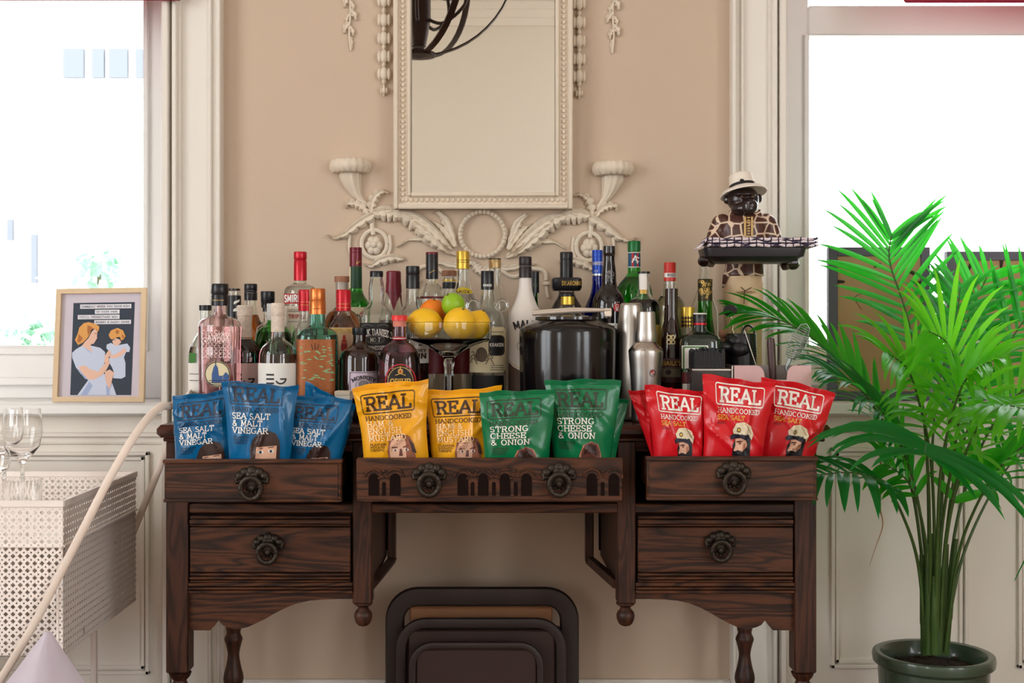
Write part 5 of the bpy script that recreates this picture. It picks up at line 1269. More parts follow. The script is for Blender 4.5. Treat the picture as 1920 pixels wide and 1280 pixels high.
bag('taller green crisp bag at the right end of the middle drawer', 'g', (1020, 711), (1167, 713), (1142, 925), (1040, 925), .084, 8)
bag('green crisp bag corner poking out behind the taller green bag', 'g', (1080, 738), (1179, 748), (1146, 925), (1080, 925), .120, 9, th=.008, art=False)
bag('red crisp bag at the left of the right drawer with a full sailor print', 'r', (1208, 722), (1332, 733), (1316, 925), (1232, 925), .060, 10)
bag('red crisp bag turned sideways behind the left one in the right drawer', 'r', (1177, 731), (1260, 727), (1262, 925), (1238, 925), .110, 11, th=.010, art=False)
bag('red crisp bag in the middle of the right drawer with the brightest glare on top', 'r', (1318, 703), (1454, 717), (1424, 925), (1316, 925), .046, 12)
bag('red crisp bag at the right end of the right drawer, tilted down to the right', 'r', (1428, 706), (1569, 735), (1512, 925), (1414, 925), .090, 13)
# ------------------------------------------------------------------ butler statue
YS = .47; kS = (YS - CAMY) / FPX
def giraffe():
    m = bpy.data.materials.new('giraffe_print'); m.use_nodes = True; nt = m.node_tree; b = nt.nodes['Principled BSDF']
    tc = nt.nodes.new('ShaderNodeTexCoord'); v = nt.nodes.new('ShaderNodeTexVoronoi'); v.feature = 'DISTANCE_TO_EDGE'; v.inputs['Scale'].default_value = 37; v.inputs['Randomness'].default_value = .75
    r = nt.nodes.new('ShaderNodeValToRGB'); r.color_ramp.interpolation = 'LINEAR'
    r.color_ramp.elements[0].position = .045; r.color_ramp.elements[0].color = (*srgb((222, 196, 170)), 1); r.color_ramp.elements[1].position = .08; r.color_ramp.elements[1].color = (*srgb((78, 44, 34)), 1)
    nt.links.new(tc.outputs['Object'], v.inputs['Vector']); nt.links.new(v.outputs['Distance'], r.inputs[0]); nt.links.new(r.outputs[0], b.inputs['Base Color']); b.inputs['Roughness'].default_value = .35
    return m
m_gir = giraffe(); m_ape = mat('dark_painted_skin', (40, 26, 24), .25, coat=.3, noise_amt=.2, noise_scale=60, bump=.4, bump_scale=150); m_trs = mat('painted_cream_trousers', (216, 184, 146), .5, noise_amt=.1, noise_scale=30); m_hat = mat('painted_white_hat', (232, 222, 208), .5, noise_amt=.05, noise_scale=40); m_tray = mat('dark_tray', (38, 34, 40), .35, noise_amt=.2, noise_scale=30)
m_gbut = mat('gilt_trim', (206, 170, 110), .4, metal=.3)
stt = thing('monkey_butler_statue', 'painted monkey butler statue in a white hat and giraffe-print jacket holding a tray', 'statue', (WX(1395, YS), YS, TZ + .0005))
def loft(b, rings, n=24, mi=0):
    vs = []; fs = []
    for cx, cy, rx, ry, Y in rings:
        c = P(cx, cy, Y)
        for j in range(n): t = 2 * PI * j / n; vs.append((c.x + rx * kS * math.cos(t), c.y + ry * kS * math.sin(t), c.z))
    k = len(rings)
    for i in range(k - 1):
        for j in range(n): fs.append((i * n + j, i * n + (j + 1) % n, i * n + n + (j + 1) % n, i * n + n + j))
    fs.append(tuple(range(n))); fs.append(tuple(range((k - 1) * n + n - 1, (k - 1) * n - 1, -1)))
    b.add(vs, fs, mi)
def remesh(o, vox, sm=4):
    m = o.modifiers.new('blend', 'REMESH'); m.mode = 'VOXEL'; m.voxel_size = vox; m.use_smooth_shade = True
    if sm: s_ = o.modifiers.new('soften', 'SMOOTH'); s_.iterations = sm; s_.factor = .5
# one continuous body: head, neck, trunk core, hands, feet
b = MB()
c = P(1393, 377, YS - .005)
for sx in (-1, 1): b.tube([P(1395 + sx * 8, 500, YS), P(1395 + sx * 19, 560, YS), P(1395 + sx * 19, 700, YS), (WX(1396 + sx * 20, YS), YS - .01, TZ + .015)], .009, n=10)
b.ball(P(1393, 374, YS), (30 * kS, .032, 27 * kS), 24); b.ball(P(1394, 392, YS - .01), (24 * kS, .030, 15 * kS), 20)
b.ball(P(1405, 386, YS - .030), (16 * kS, .020, 15 * kS), 20); b.ball(P(1407, 378, YS - .042), (7 * kS, .010, 6 * kS), 14)
b.ball(P(1404, 394, YS - .036), (13 * kS, .014, 6 * kS), 16); b.ball(P(1398, 364, YS - .026), (20 * kS, .012, 5 * kS), 16)
b.ball(P(1362, 374, YS + .004), (6 * kS, .008, 9 * kS), 12); b.ball(P(1424, 372, YS + .004), (5 * kS, .008, 9 * kS), 12)
loft(b, [(1394, 396, 17, 15, YS), (1394, 420, 20, 17, YS), (1395, 480, 26, 20, YS), (1395, 520, 28, 20, YS)])
YH = .36
for (hx, hy, sx) in ((1320, 490, -1), (1487, 496, 1)):
    b.ball(P(hx, hy, YH), (12 * kS, .013, 10 * kS), 14)
    b.tube([P(hx, hy, YH), P(hx + (1362 - hx) * .35 if sx < 0 else hx - 18, hy + 4, YH + .03)], .009, n=10)
    for q in range(4): b.tube([P(hx + (q - 1.5) * 4.5, hy + 4, YH - .004), P(hx + (q - 1.5) * 5, hy - 1, YH - .016), P(hx + (q - 1.5) * 5, hy - 10, YH - .016)], [.0036, .0034, .0026], n=8)
    b.tube([P(hx - sx * 8, hy, YH), P(hx - sx * 13, hy - 6, YH - .004)], [.004, .003], n=8)
for fx, sx in ((1376, -1), (1417, 1)):
    b.ball((WX(fx, YS), YS - .02, TZ + .013), (.020, .038, .0125), 16)
o = cp(b, 'body', m_ape, stt); remesh(o, .0022, 3)
# eyes and mouth
b = MB()
for ex in (1391, 1411): b.ball(P(ex, 369, YS - .035), (3.4 * kS, .004, 2.8 * kS), 10)
cp(b, 'eyes', mat('amber_eye', (84, 50, 36), .15, coat=.6), stt)
b = MB(); b.tube([P(1394, 392, YS - .043), P(1402, 394, YS - .051), P(1410, 393, YS - .050), P(1417, 389, YS - .042)], .0011, n=5)
for ex in (1405, 1410): b.ball(P(ex, 377, YS - .0515), (.0012, .001, .0012), 6)
cp(b, 'mouth_line', mat('black_line', (10, 8, 8), .5), stt)
# jacket with sleeves
b = MB()
loft(b, [(1394, 402, 20, 17, YS), (1394, 407, 34, 20, YS), (1394, 416, 47, 26, YS), (1394, 432, 47, 29, YS), (1395, 455, 42, 29, YS), (1396, 480, 37, 28, YS), (1396, 500, 36, 28, YS), (1395, 516, 38, 30, YS), (1394, 518, 37, 29, YS)])
b.tube(spline([P(1353, 416, YS), P(1343, 436, YS), P(1336, 456, YS - .015), P(1329, 470, YS - .04), P(1326, 482, YH + .018)], 5), [.021 - .008 * i / 20 for i in range(21)], n=14)
b.tube(spline([P(1437, 416, YS), P(1447, 436, YS), P(1456, 462, YS - .01), P(1468, 488, YS - .035), P(1480, 494, YH + .018)], 5), [.021 - .008 * i / 20 for i in range(21)], n=14)
b.ball(P(1354, 418, YS), (.0215, .022, .022), 14); b.ball(P(1436, 418, YS), (.0215, .022, .022), 14)
b.tube([P(1376, 404, YS - .012), P(1370, 398, YS - .006), P(1372, 393, YS)], .005, n=8); b.tube([P(1413, 404, YS - .012), P(1424, 398, YS - .006), P(1424, 394, YS)], .005, n=8)
b.tube(spline([P(1362, 512, YS - .02), P(1358, 528, YS - .014), P(1355, 540, YS)], 4), [.008 - .006 * i / 8 for i in range(9)], n=8)
o = cp(b, 'jacket', m_gir, stt); remesh(o, .0024, 3)
b = MB()
for xx in (1397, 1410): b.tube([P(xx, y, YS - .0335 - .0006 * abs(y - 420) ** .5) for y in range(406, 446, 4)], .0026, n=8)
for y in range(408, 446, 5): b.ball(P(1403.5, y, YS - .036), (.0042, .003, .0022), 8)
cp(b, 'gilt_buttons', m_gbut, stt)
# trousers
b = MB()
loft(b, [(1393, 512, 34, 26, YS), (1393, 522, 36, 27, YS), (1393, 536, 37, 27, YS), (1393, 548, 36, 26, YS)])
for lx, ex in ((1375, 1376), (1412, 1416)):
    b.tube([P(lx, 530, YS), P(lx, 556, YS), P(lx, 590, YS), P((lx + ex) / 2, 640, YS), P(ex, 700, YS), P(ex, 750, YS)], [19 * kS, 19.5 * kS, 18 * kS, 15 * kS, 13 * kS, 14 * kS], n=20)
o = cp(b, 'trousers', m_trs, stt); remesh(o, .0024, 2)
b = MB(); b.tube([P(1389, 538, YS - .0335), P(1397, 545, YS - .0325), P(1409, 539, YS - .0325)], .001, n=5); b.tube([P(1396, 545, YS - .0325), P(1395, 570, YS - .018)], .001, n=5); cp(b, 'seam_line', mat('brown_line', (70, 48, 36), .6), stt)
# hat
c = P(1393, 356, YS); Mh = Matrix.Translation(c) @ Matrix.Rotation(math.radians(-14), 4, 'X') @ Matrix.Rotation(math.radians(-7), 4, 'Y')
b = MB(); pr = [(0, .037), (.022, .0375), (.026, .034), (.0275, .020), (.0285, .006), (.034, .002), (.047, -.002), (.0525, -.008), (.052, -.011), (.045, -.006), (.030, -.002), (.0, -.001)]
b.lathe(pr, n=32, M=Mh); cp(b, 'hat', m_hat, stt)
b = MB(); b.lathe([(.0285, .005), (.0296, .006), (.0290, .012), (.0276, .012)], n=32, M=Mh, closed=True); b.ball(Mh @ Vector((-.006, -.030, .013)), (.005, .002, .003), 8); cp(b, 'hat_band', m_black if 'm_black' in globals() else mat('hat_band_black', (24, 22, 24), .6), stt)
# tray
YT0, YT1 = .31, .42; b = MB()
zt, zm, zbm = WZ(464, YT0), WZ(480, YT0), WZ(491, YT0)
def rr3(x0, x1, y0, y1, r, z, n=5): return [(a, c_, z) for a, c_ in rrect(x0, x1, y0, y1, r, r, n)]
x0, x1 = WX(1322, YT0), WX(1515, YT0)
L = [rr3(x0 + .03, x1 - .03, YT0 + .03, YT1 - .02, .02, zbm), rr3(x0 + .018, x1 - .018, YT0 + .015, YT1 - .01, .02, zbm + .004), rr3(x0 + .004, x1 - .004, YT0 + .003, YT1 - .003, .02, zm), rr3(x0, x1, YT0, YT1, .02, zt - .002), rr3(x0, x1, YT0, YT1, .02, zt), rr3(x0 + .006, x1 - .006, YT0 + .006, YT1 - .006, .018, zt), rr3(x0 + .02, x1 - .02, YT0 + .02, YT1 - .02, .018, zbm + .01)]
n = len(L[0]); vs = [p for q in L for p in q]; fs = [(i * n + j, i * n + (j + 1) % n, i * n + n + (j + 1) % n, i * n + n + j) for i in range(len(L) - 1) for j in range(n)]
fs += [tuple(range(n - 1, -1, -1)), tuple(range((len(L) - 1) * n, len(L) * n))]
b.add(vs, fs); cp(b, 'tray', m_tray, stt)
def checks():
    m = bpy.data.materials.new('checked_cotton'); m.use_nodes = True; nt = m.node_tree; b = nt.nodes['Principled BSDF']; tc = nt.nodes.new('ShaderNodeTexCoord'); sx = nt.nodes.new('ShaderNodeSeparateXYZ'); nt.links.new(tc.outputs['Object'], sx.inputs[0])
    def M_(op, a, c_=None, v=None):
        q = nt.nodes.new('ShaderNodeMath'); q.operation = op; nt.links.new(a, q.inputs[0])
        if c_ is not None: nt.links.new(c_, q.inputs[1])
        if v is not None: q.inputs[1].default_value = v
        return q.outputs[0]
    ls = []
    for ax, per in ((0, .0155), (1, .0155), (2, .0125)):
        f = M_('FRACT', M_('MULTIPLY', sx.outputs[ax], v=1 / per)); a = M_('LESS_THAN', M_('ABSOLUTE', M_('SUBTRACT', f, v=.5)), v=.09); ls.append(a)
    t = M_('MAXIMUM', M_('MAXIMUM', ls[0], ls[1]), ls[2]); mx = nt.nodes.new('ShaderNodeMix'); mx.data_type = 'RGBA'; mx.inputs[6].default_value = (*srgb((228, 214, 218)), 1); mx.inputs[7].default_value = (*srgb((62, 52, 74)), 1)
    nt.links.new(t, mx.inputs[0]); nt.links.new(mx.outputs[2], b.inputs['Base Color']); b.inputs['Roughness'].default_value = .9
    return m
ck = thing('checked_cloth', 'folded white cloth with dark check lines lying on the butler\'s tray', 'cloth', (WX(1420, YT0), (YT0 + YT1) / 2, zt + .001))
b = MB(); rr2 = random.Random(3)
x0, x1 = WX(1328, YT0 - .006), WX(1533, YT0 - .006); n = 46
for lay in range(3):
    za = zt + .001 + lay * .0068; vs = []; fs = []
    for i in range(n + 1):
        t = i / n; X = x0 + (x1 - x0) * t + (0 if lay else -.0) ; w_ = .0007 * math.sin(i * 1.9 + lay) + .0009 * math.sin(i * .7)
        dr = 0
        for yy, zz in ((YT0 - .010 + .003 * math.sin(i * .5 + lay * 2), za + .0005), (YT0 - .012 + .003 * math.sin(i * .5 + lay * 2), za + .0034), (YT0 - .010 + .003 * math.sin(i * .5 + lay * 2), za + .0062), (YT1 - .03, za + .0062), (YT1 - .03, za + .0005)):
            vs.append((X, yy, zz + w_))
    for i in range(n):
        for j in range(5): fs.append((i * 5 + j, i * 5 + (j + 1) % 5, i * 5 + 5 + (j + 1) % 5, i * 5 + 5 + j))
    fs.append((0, 1, 2, 3, 4)); fs.append((n * 5 + 4, n * 5 + 3, n * 5 + 2, n * 5 + 1, n * 5)); b.add(vs, fs)
vs = []; fs = []      # the corner that hangs over the left end
za = zt + .001
for i in range(9):
    t = i / 8; X = x0 - (x0 - WX(1308, YT0)) * t; Z = za + .018 * (1 - t) ** 1.2 - .004 * t
    for yy in (YT0 - .008 + .010 * t, (YT0 + YT1) / 2 - .01): vs += [(X, yy, Z + .0035), (X, yy, Z - .001 + .001 * t)]
for i in range(8):
    a = i * 4
    for q, r_ in ((0, 1), (1, 3), (3, 2), (2, 0)): fs.append((a + q, a + 4 + q, a + 4 + r_, a + r_))
fs += [(0, 1, 3, 2), (32, 34, 35, 33)]; b.add(vs, fs)
cp(b, 'folded_cloth', checks(), ck)

# ------------------------------------------------------------------ photo frame on the left sill
YF = .66; kF = (YF - CAMY) / FPX
pf = thing('photo_frame', 'pale wooden picture frame on the left windowsill with a mother and child picture', 'picture frame', (WX(186, YF), YF, SZ))
cor = [P(101, 752.5, YF), P(272, 752, YF), P(277, 540.5, YF + .035), P(109, 543, YF + .035)]
cor[0].z = cor[1].z = SZ + .001
ez = ((cor[3] + cor[2]) / 2 - (cor[0] + cor[1]) / 2); nrm = (cor[1] - cor[0]).cross(cor[3] - cor[0]).normalized()
if nrm.y > 0: nrm = -nrm
def fz(zx, zy, off=0):     # zoomed reading -> point on the frame plane
    u = (zx - 108) / (952 - 108 + (zy - 1148) / (100 - 1148) * 20); v = (1150 - zy) / (1150 - 100)
    u = (zx - (105 + (1150 - zy) / 1050 * 37)) / (848 - (1150 - zy) / 1050 * 20)
    p = cor[0].lerp(cor[1], u).lerp(cor[3].lerp(cor[2], u), v); return p + nrm * off
def fbar(b, z0, z1, o0, o1, mi=0):
    vs = [fz(*q, o0) for q in (z0[0], z0[1], z1[1], z1[0])] + [fz(*q, o1) for q in (z0[0], z0[1], z1[1], z1[0])]
    b.add(vs, [(0, 1, 2, 3), (7, 6, 5, 4), (0, 4, 5, 1), (1, 5, 6, 2), (2, 6, 7, 3), (3, 7, 4, 0)], mi, False)
Lx = lambda y: 105 + (1150 - y) / 1050 * 37; Rx = lambda y: 953 + (1150 - y) / 1050 * 17
b = MB(); T_ = 46
fbar(b, ((Lx(1150), 1150), (Lx(100), 100)), ((Lx(1150) + T_, 1150), (Lx(100) + T_, 100)), 0, .014); fbar(b, ((Rx(1150) - T_, 1150), (Rx(100) - T_, 100)), ((Rx(1150), 1150), (Rx(100), 100)), 0, .014)
fbar(b, ((Lx(1150) + T_, 1150), (Lx(1102) + T_, 1102)), ((Rx(1150) - T_, 1150), (Rx(1102) - T_, 1102)), 0, .014); fbar(b, ((Lx(146) + T_, 146), (Lx(100) + T_, 100)), ((Rx(146) - T_, 146), (Rx(100) - T_, 100)), 0, .014)
cp(b, 'wooden_frame', mat('pale_wood_frame', (218, 192, 156), .55, noise_amt=.06, noise_scale=60), pf, True)
b = MB(); fbar(b, ((Lx(1110) + 30, 1110), (Lx(140) + 30, 140)), ((Rx(1110) - 30, 1110), (Rx(140) - 30, 140)), .001, .004); cp(b, 'mount', mat('lilac_mount', (206, 198, 208), .8), pf, True)
b = MB(); q0 = (cor[2] + cor[3]) / 2; q1 = q0.lerp((cor[0] + cor[1]) / 2, .3); b.tube([q1, Vector((q1.x, .745, SZ + .003))], .004, n=6, flat=.4); cp(b, 'strut', mat('grey_strut', (90, 88, 86), .8), pf)
pm = dict(n=mat('print_navy', (30, 44, 62), .5), w=mat('print_white', (226, 226, 232), .6), h=mat('print_blond', (222, 160, 84), .6), h2=mat('print_blond_dark', (176, 108, 52), .6), s=mat('print_face', (232, 190, 168), .6), d=mat('print_dress', (200, 210, 232), .6), d2=mat('print_dress_shade', (160, 176, 212), .6), i=mat('print_ink', (70, 60, 70), .6))
b = MB(); ms = list(pm.values()); K = list(pm)
def pd(key, polys, lv, ml=60): decal(b, polys, lambda x, y: fz(x, y, .0045 + .0003 * lv), K.index(key), ml)
pd('n', [[(262, 1084), (290, 230), (856, 228), (828, 1084)]], 0, 2000)
for (a, c_, y0, y1, s_) in ((352, 824, 245, 285, 'someday when you have kids'), (488, 716, 296, 334, 'of your own,'), (330, 716, 343, 383, "you'll understand why"), (483, 822, 392, 430, 'mommy & daddy drink')):
    pd('w', [[(a, y0), (c_, y0), (c_, y1), (a, y1)]], 1, 600); pd('i', fit_text(s_, a + 14, c_ - 14, y1 - 10, y0 + 11, wt=.16, slab=True, gap=.22), 2, 600)
pd('d', [[(330, 1084), (430, 945), (360, 890), (330, 850), (315, 830), (280, 740), (278, 695), (310, 665), (350, 640), (380, 625), (470, 632), (540, 650), (585, 690), (580, 780), (560, 860), (585, 900), (600, 960), (650, 970), (690, 1084)]], 1)
pd('d2', [[(360, 1084), (440, 960), (470, 1000), (420, 1084)], [(320, 835), (345, 850), (430, 945), (400, 935)], [(380, 640), (440, 690), (465, 700), (430, 670)], [(595, 990), (625, 1010), (630, 1084), (600, 1084)]], 2)
pd('s', [[(370, 628), (400, 590), (430, 560), (460, 500), (490, 470), (512, 500), (508, 545), (512, 556), (495, 585), (478, 612), (455, 614), (450, 640), (470, 690), (420, 660)], [(335, 825), (400, 810), (440, 845), (520, 870), (570, 810), (600, 770), (640, 730), (640, 770), (600, 850), (560, 900), (480, 945), (430, 940), (380, 890)]], 2)
pd('h', [[(305, 575), (330, 520), (345, 460), (385, 420), (430, 410), (490, 425), (530, 450), (528, 480), (510, 510), (505, 480), (480, 470), (455, 480), (440, 530), (420, 560), (380, 600), (335, 622)]], 3)
pd('h2', [[(420, 440), (455, 450), (470, 470), (445, 500), (430, 540), (420, 500)], [(340, 520), (380, 560), (350, 600), (325, 590)]], 4)
pd('d', [[(597, 655), (600, 620), (640, 605), (690, 630), (750, 618), (790, 612), (818, 650), (810, 690), (780, 690), (760, 740), (775, 790), (775, 915), (740, 935), (660, 930), (670, 880), (650, 830), (620, 780), (640, 700)]], 4)
pd('s', [[(650, 590), (680, 560), (720, 575), (735, 600), (705, 630), (670, 630)], [(575, 780), (585, 720), (620, 670), (645, 690), (620, 740), (630, 780), (600, 800)], [(635, 740), (620, 720), (680, 710), (770, 650), (785, 680), (730, 730), (660, 750)], [(585, 870), (630, 850), (672, 880), (655, 930), (645, 980), (625, 1030), (600, 980), (585, 920)]], 5)
pd('h', [[(618, 530), (640, 490), (700, 467), (750, 490), (775, 545), (755, 575), (735, 585), (720, 550), (690, 555), (650, 575), (630, 560)]], 6)
pd('h2', [[(690, 480), (720, 500), (700, 530), (680, 510)], [(740, 520), (765, 550), (745, 570)]], 7)
pd('i', [[(487, 515), (505, 513), (505, 518), (488, 520)], [(668, 580), (680, 577), (681, 582), (669, 585)]], 7)
o = cp(b, 'picture', ms, pf)

# ------------------------------------------------------------------ framed boards turned backwards on the right sill
m_gfr = mat('grey_frame', (92, 90, 104), .5, noise_amt=.08, noise_scale=20); m_mdf = mat('hardboard_back', (186, 150, 112), .85, noise_amt=.1, noise_scale=14)
def backboard(label, x0, x1, yt, Y, wd, pins, extra=0):
    k = (Y - CAMY) / FPX; X0, X1, Z1 = WX(x0, Y), WX(x1, Y), WZ(yt, Y); Z0 = SZ + .001; w_ = wd * k
    t = thing('framed_picture', label, 'picture frame', ((X0 + X1) / 2, Y, Z0), 'framed pictures turned backwards on the right sill')
    b = MB()
    for q in ((X0, X0 + w_, Z0, Z1), (X1 - w_, X1, Z0, Z1), (X0 + w_, X1 - w_, Z0, Z0 + w_), (X0 + w_, X1 - w_, Z1 - w_, Z1)): b.box(q[0], q[1], Y, Y + .022, q[2], q[3], bev=.002)
    cp(b, 'frame', m_gfr, t); b = MB(); b.box(X0 + w_ * .9, X1 - w_ * .9, Y + .004, Y + .012, Z0 + w_ * .9, Z1 - w_ * .9); cp(b, 'backing_board', m_mdf, t)
    for px, py, a in pins:
        c = P(px, py, Y + .003); b = MB(); b.tube([c, c + Vector((math.cos(a) * .016, -.001, math.sin(a) * .016))], [.003, .0045], n=6, flat=.3); b.ball(c, (.0028, .002, .0028), 8); cp(b, 'turn_clip', m_iron, t)
    if extra:
        b = MB(); a, c_ = P(1818, 637, Y + .003), P(1853, 665, Y + .003); b.box(a.x, c_.x, Y + .0025, Y + .0045, c_.z, a.z); cp(b, 'paper_sticker', k_white, t)
    else:
        b = MB(); b.tube([P(1602, 558, Y + .003), P(1607, 553, Y + .003), P(1630, 545, Y + .003)], .0008, n=4); b.tube([P(1602, 560, Y + .003), P(1615, 580, Y + .003)], .0008, n=4); cp(b, 'stand_outline', mat('brown_line2', (110, 80, 56), .8), t)
backboard('framed picture turned to show its brown hardboard back, nearer the butler statue', 1554, 1744, 463, .745, 17, [(1595, 505, 2.4), (1650, 495, 3.5), (1582, 528, 3.1), (1703, 508, -.4), (1716, 531, .2)])
backboard('framed picture back with a white paper sticker, at the right edge', 1776, 1960, 471, .765, 17, [(1816, 506, 1.2), (1803, 534, 3.0), (1877, 500, 1.5)], 1)

# ------------------------------------------------------------------ perforated trolley with glasses
def perforated(name, ax):
    m = bpy.data.materials.new(name); m.use_nodes = True; nt = m.node_tree; b = nt.nodes['Principled BSDF']; b.inputs['Base Color'].default_value = (*srgb((220, 204, 194)), 1); b.inputs['Roughness'].default_value = .45
    tc = nt.nodes.new('ShaderNodeTexCoord'); sx = nt.nodes.new('ShaderNodeSeparateXYZ'); nt.links.new(tc.outputs['Object'], sx.inputs[0])
    def M_(op, a, c_=None, v=None):
        q = nt.nodes.new('ShaderNodeMath'); q.operation = op; nt.links.new(a, q.inputs[0])
        if c_ is not None: nt.links.new(c_, q.inputs[1])
        if v is not None: q.inputs[1].default_value = v
        return q.outputs[0]
    per = .0136
    def cell(o, sh):
        f = M_('FRACT', M_('ADD', M_('MULTIPLY', o, v=1 / per), v=100 + sh)); return M_('ABSOLUTE', M_('SUBTRACT', f, v=.5))
    def circ(a, c_, oa, oc, r):
        A = M_('SUBTRACT', a, v=oa); B_ = M_('SUBTRACT', c_, v=oc); return M_('LESS_THAN', M_('ADD', M_('MULTIPLY', A, A), M_('MULTIPLY', B_, B_)), v=r * r)
    a, c_ = cell(sx.outputs[ax], 0), cell(sx.outputs[2], 0); a2, c2 = cell(sx.outputs[ax], .5), cell(sx.outputs[2], .5)
    h = M_('MAXIMUM', M_('MAXIMUM', circ(a, c_, .16, 0, .15), circ(a, c_, 0, .16, .15)), circ(a2, c2, 0, 0, .13))
    tr = nt.nodes.new('ShaderNodeBsdfTransparent'); mx = nt.nodes.new('ShaderNodeMixShader'); nt.links.new(h, mx.inputs[0]); nt.links.new(b.outputs[0], mx.inputs[1]); nt.links.new(tr.outputs[0], mx.inputs[2]); nt.links.new(mx.outputs[0], nt.nodes['Material Output'].inputs[0])
    # rust specks
    n = nt.nodes.new('ShaderNodeTexNoise'); n.inputs['Scale'].default_value = 28; n.inputs['Detail'].default_value = 4; nt.links.new(tc.outputs['Object'], n.inputs['Vector'])
    r = nt.nodes.new('ShaderNodeValToRGB'); r.color_ramp.elements[0].position = .70; r.color_ramp.elements[0].color = (*srgb((238, 228, 220)), 1); r.color_ramp.elements[1].position = .78; r.color_ramp.elements[1].color = (*srgb((130, 70, 46)), 1)
    nt.links.new(n.outputs['Fac'], r.inputs[0]); nt.links.new(r.outputs[0], b.inputs['Base Color'])
    return m
m_pf, m_ps = perforated('perforated_white_metal', 0), perforated('perforated_white_metal_side', 1)
m_wm = mat('chipped_white_metal', (238, 228, 220), .4, noise_amt=.06, noise_scale=20)
tx0, tx1, ty0, ty1, tz0, tz1 = -1.55, -.797, 0.0, .50, .336, .626
tro = thing('wire_trolley', 'white perforated metal trolley with a curved handle, rusty in places, left of the desk', 'trolley', ((tx0 + tx1) / 2, .25, 0))
for nm, q, m in (('front_panel', (tx0, tx1, ty0, ty0 + .0012, tz0, tz1), m_pf), ('rear_panel', (tx0, tx1, ty1 - .0012, ty1, tz0, tz1), m_pf), ('side_panel', (tx1 - .0012, tx1, ty0 + .001, ty1 - .001, tz0, tz1), m_ps), ('side_panel', (tx0, tx0 + .0012, ty0 + .001, ty1 - .001, tz0, tz1), m_ps), ('bottom_panel', (tx0, tx1, ty0, ty1, tz0, tz0 + .0012), m_pf)):
    b = MB(); b.box(*q); cp(b, nm, m, tro)
b = MB(); r_ = .005
b.box(tx0, tx1 + .002, ty0 - .003, ty0 + .003, tz1 - .010, tz1 + .002, bev=.001); b.box(tx0, tx1 + .002, ty1 - .003, ty1 + .003, tz1 - .010, tz1 + .002, bev=.001); b.box(tx1 - .003, tx1 + .003, ty0, ty1, tz1 - .010, tz1 + .002, bev=.001); b.box(tx0 - .003, tx0 + .003, ty0, ty1, tz1 - .010, tz1 + .002, bev=.001)
b.box(tx1 - .002, tx1 + .004, ty0, ty1, .540, .544, bev=.001); b.box(tx0, tx1, ty0 - .003, ty0 + .001, .540, .543, bev=.001)
b.box(tx1 - .012, tx1 - .008, ty0 - .002, ty0 + .004, tz0, .50)
cp(b, 'rim', m_wm, tro)
b = MB(); b.box(tx0 + .004, tx1 - .004, ty0 + .004, ty1 - .004, .538, .541); cp(b, 'shelf', m_wm, tro)
b = MB()
for xx in (tx0 + .06, tx1 - .08):
    for yy in (ty0 + .05, ty1 - .05):
        b.tube([(xx, yy, tz0), (xx, yy, .07)], .008, n=8)
cp(b, 'leg', m_wm, tro); 
for xx in (tx0 + .06, tx1 - .08):
    for yy in (ty0 + .05, ty1 - .05):
        b = MB(); M = Matrix.Translation((xx, yy, .035)) @ Matrix.Rotation(PI / 2, 4, 'Y'); b.lathe([(0, -.009), (.03, -.009), (.035, -.006), (.035, .006), (.03, .009), (0, .009)], n=24, M=M); b.tube([(xx - .014, yy, .08), (xx - .014, yy, .035), (xx + .014, yy, .035), (xx + .014, yy, .08), (xx - .014, yy, .08)], .003, n=6); cp(b, 'wheel', mat('rubber_grey', (60, 58, 58), .7), tro)
hp = [P(-18, 1305, -.018), P(58, 1180, -.018), P(113, 1075, -.018), P(158, 988, -.016), P(200, 906, -.01), P(244, 830, .01), P(272, 790, .035), P(290, 771, .06), P(306, 761, .08), P(322, 760, .11), Vector((-.612, .20, .812)), Vector((-.640, .36, .812)), Vector((-.672, .47, .800)), Vector((-.705, .50, .74)), Vector((-.737, .50, .654)), Vector((-.800, .502, .50)), Vector((-.812, .504, .47))]
b = MB(); b.tube(spline(hp, 5), .0078, n=10, flat=.38, up=(0, 1, 0.001)); cp(b, 'handle', mat('rust_spotted_metal', (220, 204, 190), .45, noise_amt=.12, noise_scale=12), tro)

def wine(label, px, Y, rim, rbowl, zb_, h_b, stem=True):
    k = (Y - CAMY) / FPX; X = WX(px, Y); t = thing('wine_glass' if stem else 'tumbler', label, 'glass', (X, Y, zb_), 'glasses standing in the white trolley')
    H = WZ(rim, Y) - zb_; r = rbowl * k; b = MB()
    if stem:
        pr = [(0, 0), (r * .85, .001), (r * .86, .003), (r * .3, .006), (.005, .012), (.0042, .03), (.0042, H - h_b - .012), (.007, H - h_b), (r * .55, H - h_b + .012), (r * .88, H - h_b * .72), (r, H - h_b * .45), (r * .97, H - h_b * .2), (r * .9, H)]
        ins = [(r * .9 - .0012, H), (r * .97 - .0012, H - h_b * .2), (r - .0012, H - h_b * .45), (r * .87 - .001, H - h_b * .71), (r * .5, H - h_b + .015), (0, H - h_b + .008)]
    else:
        pr = [(0, 0), (r * .85, 0), (r * .9, .004), (r, H)]; ins = [(r - .0015, H), (r * .88 - .001, .010), (0, .008)]
    b.lathe(pr + ins, n=30); b.build('glass_wall', glass('crystal', (255, 255, 255)), t)
wine('tallest wine glass in the trolley, nearest the desk', 42, .20, 766, 36, .5415, .105)
wine('wine glass behind the tallest one at the left edge', 8, .31, 764, 36, .5415, .10)
wine('lower wine glass in front, cut off by the left edge', -12, .12, 838, 30, .5415, .06)
wine('short tumbler at the front of the trolley', 42, .06, 898, 36, .5415, 0, False)
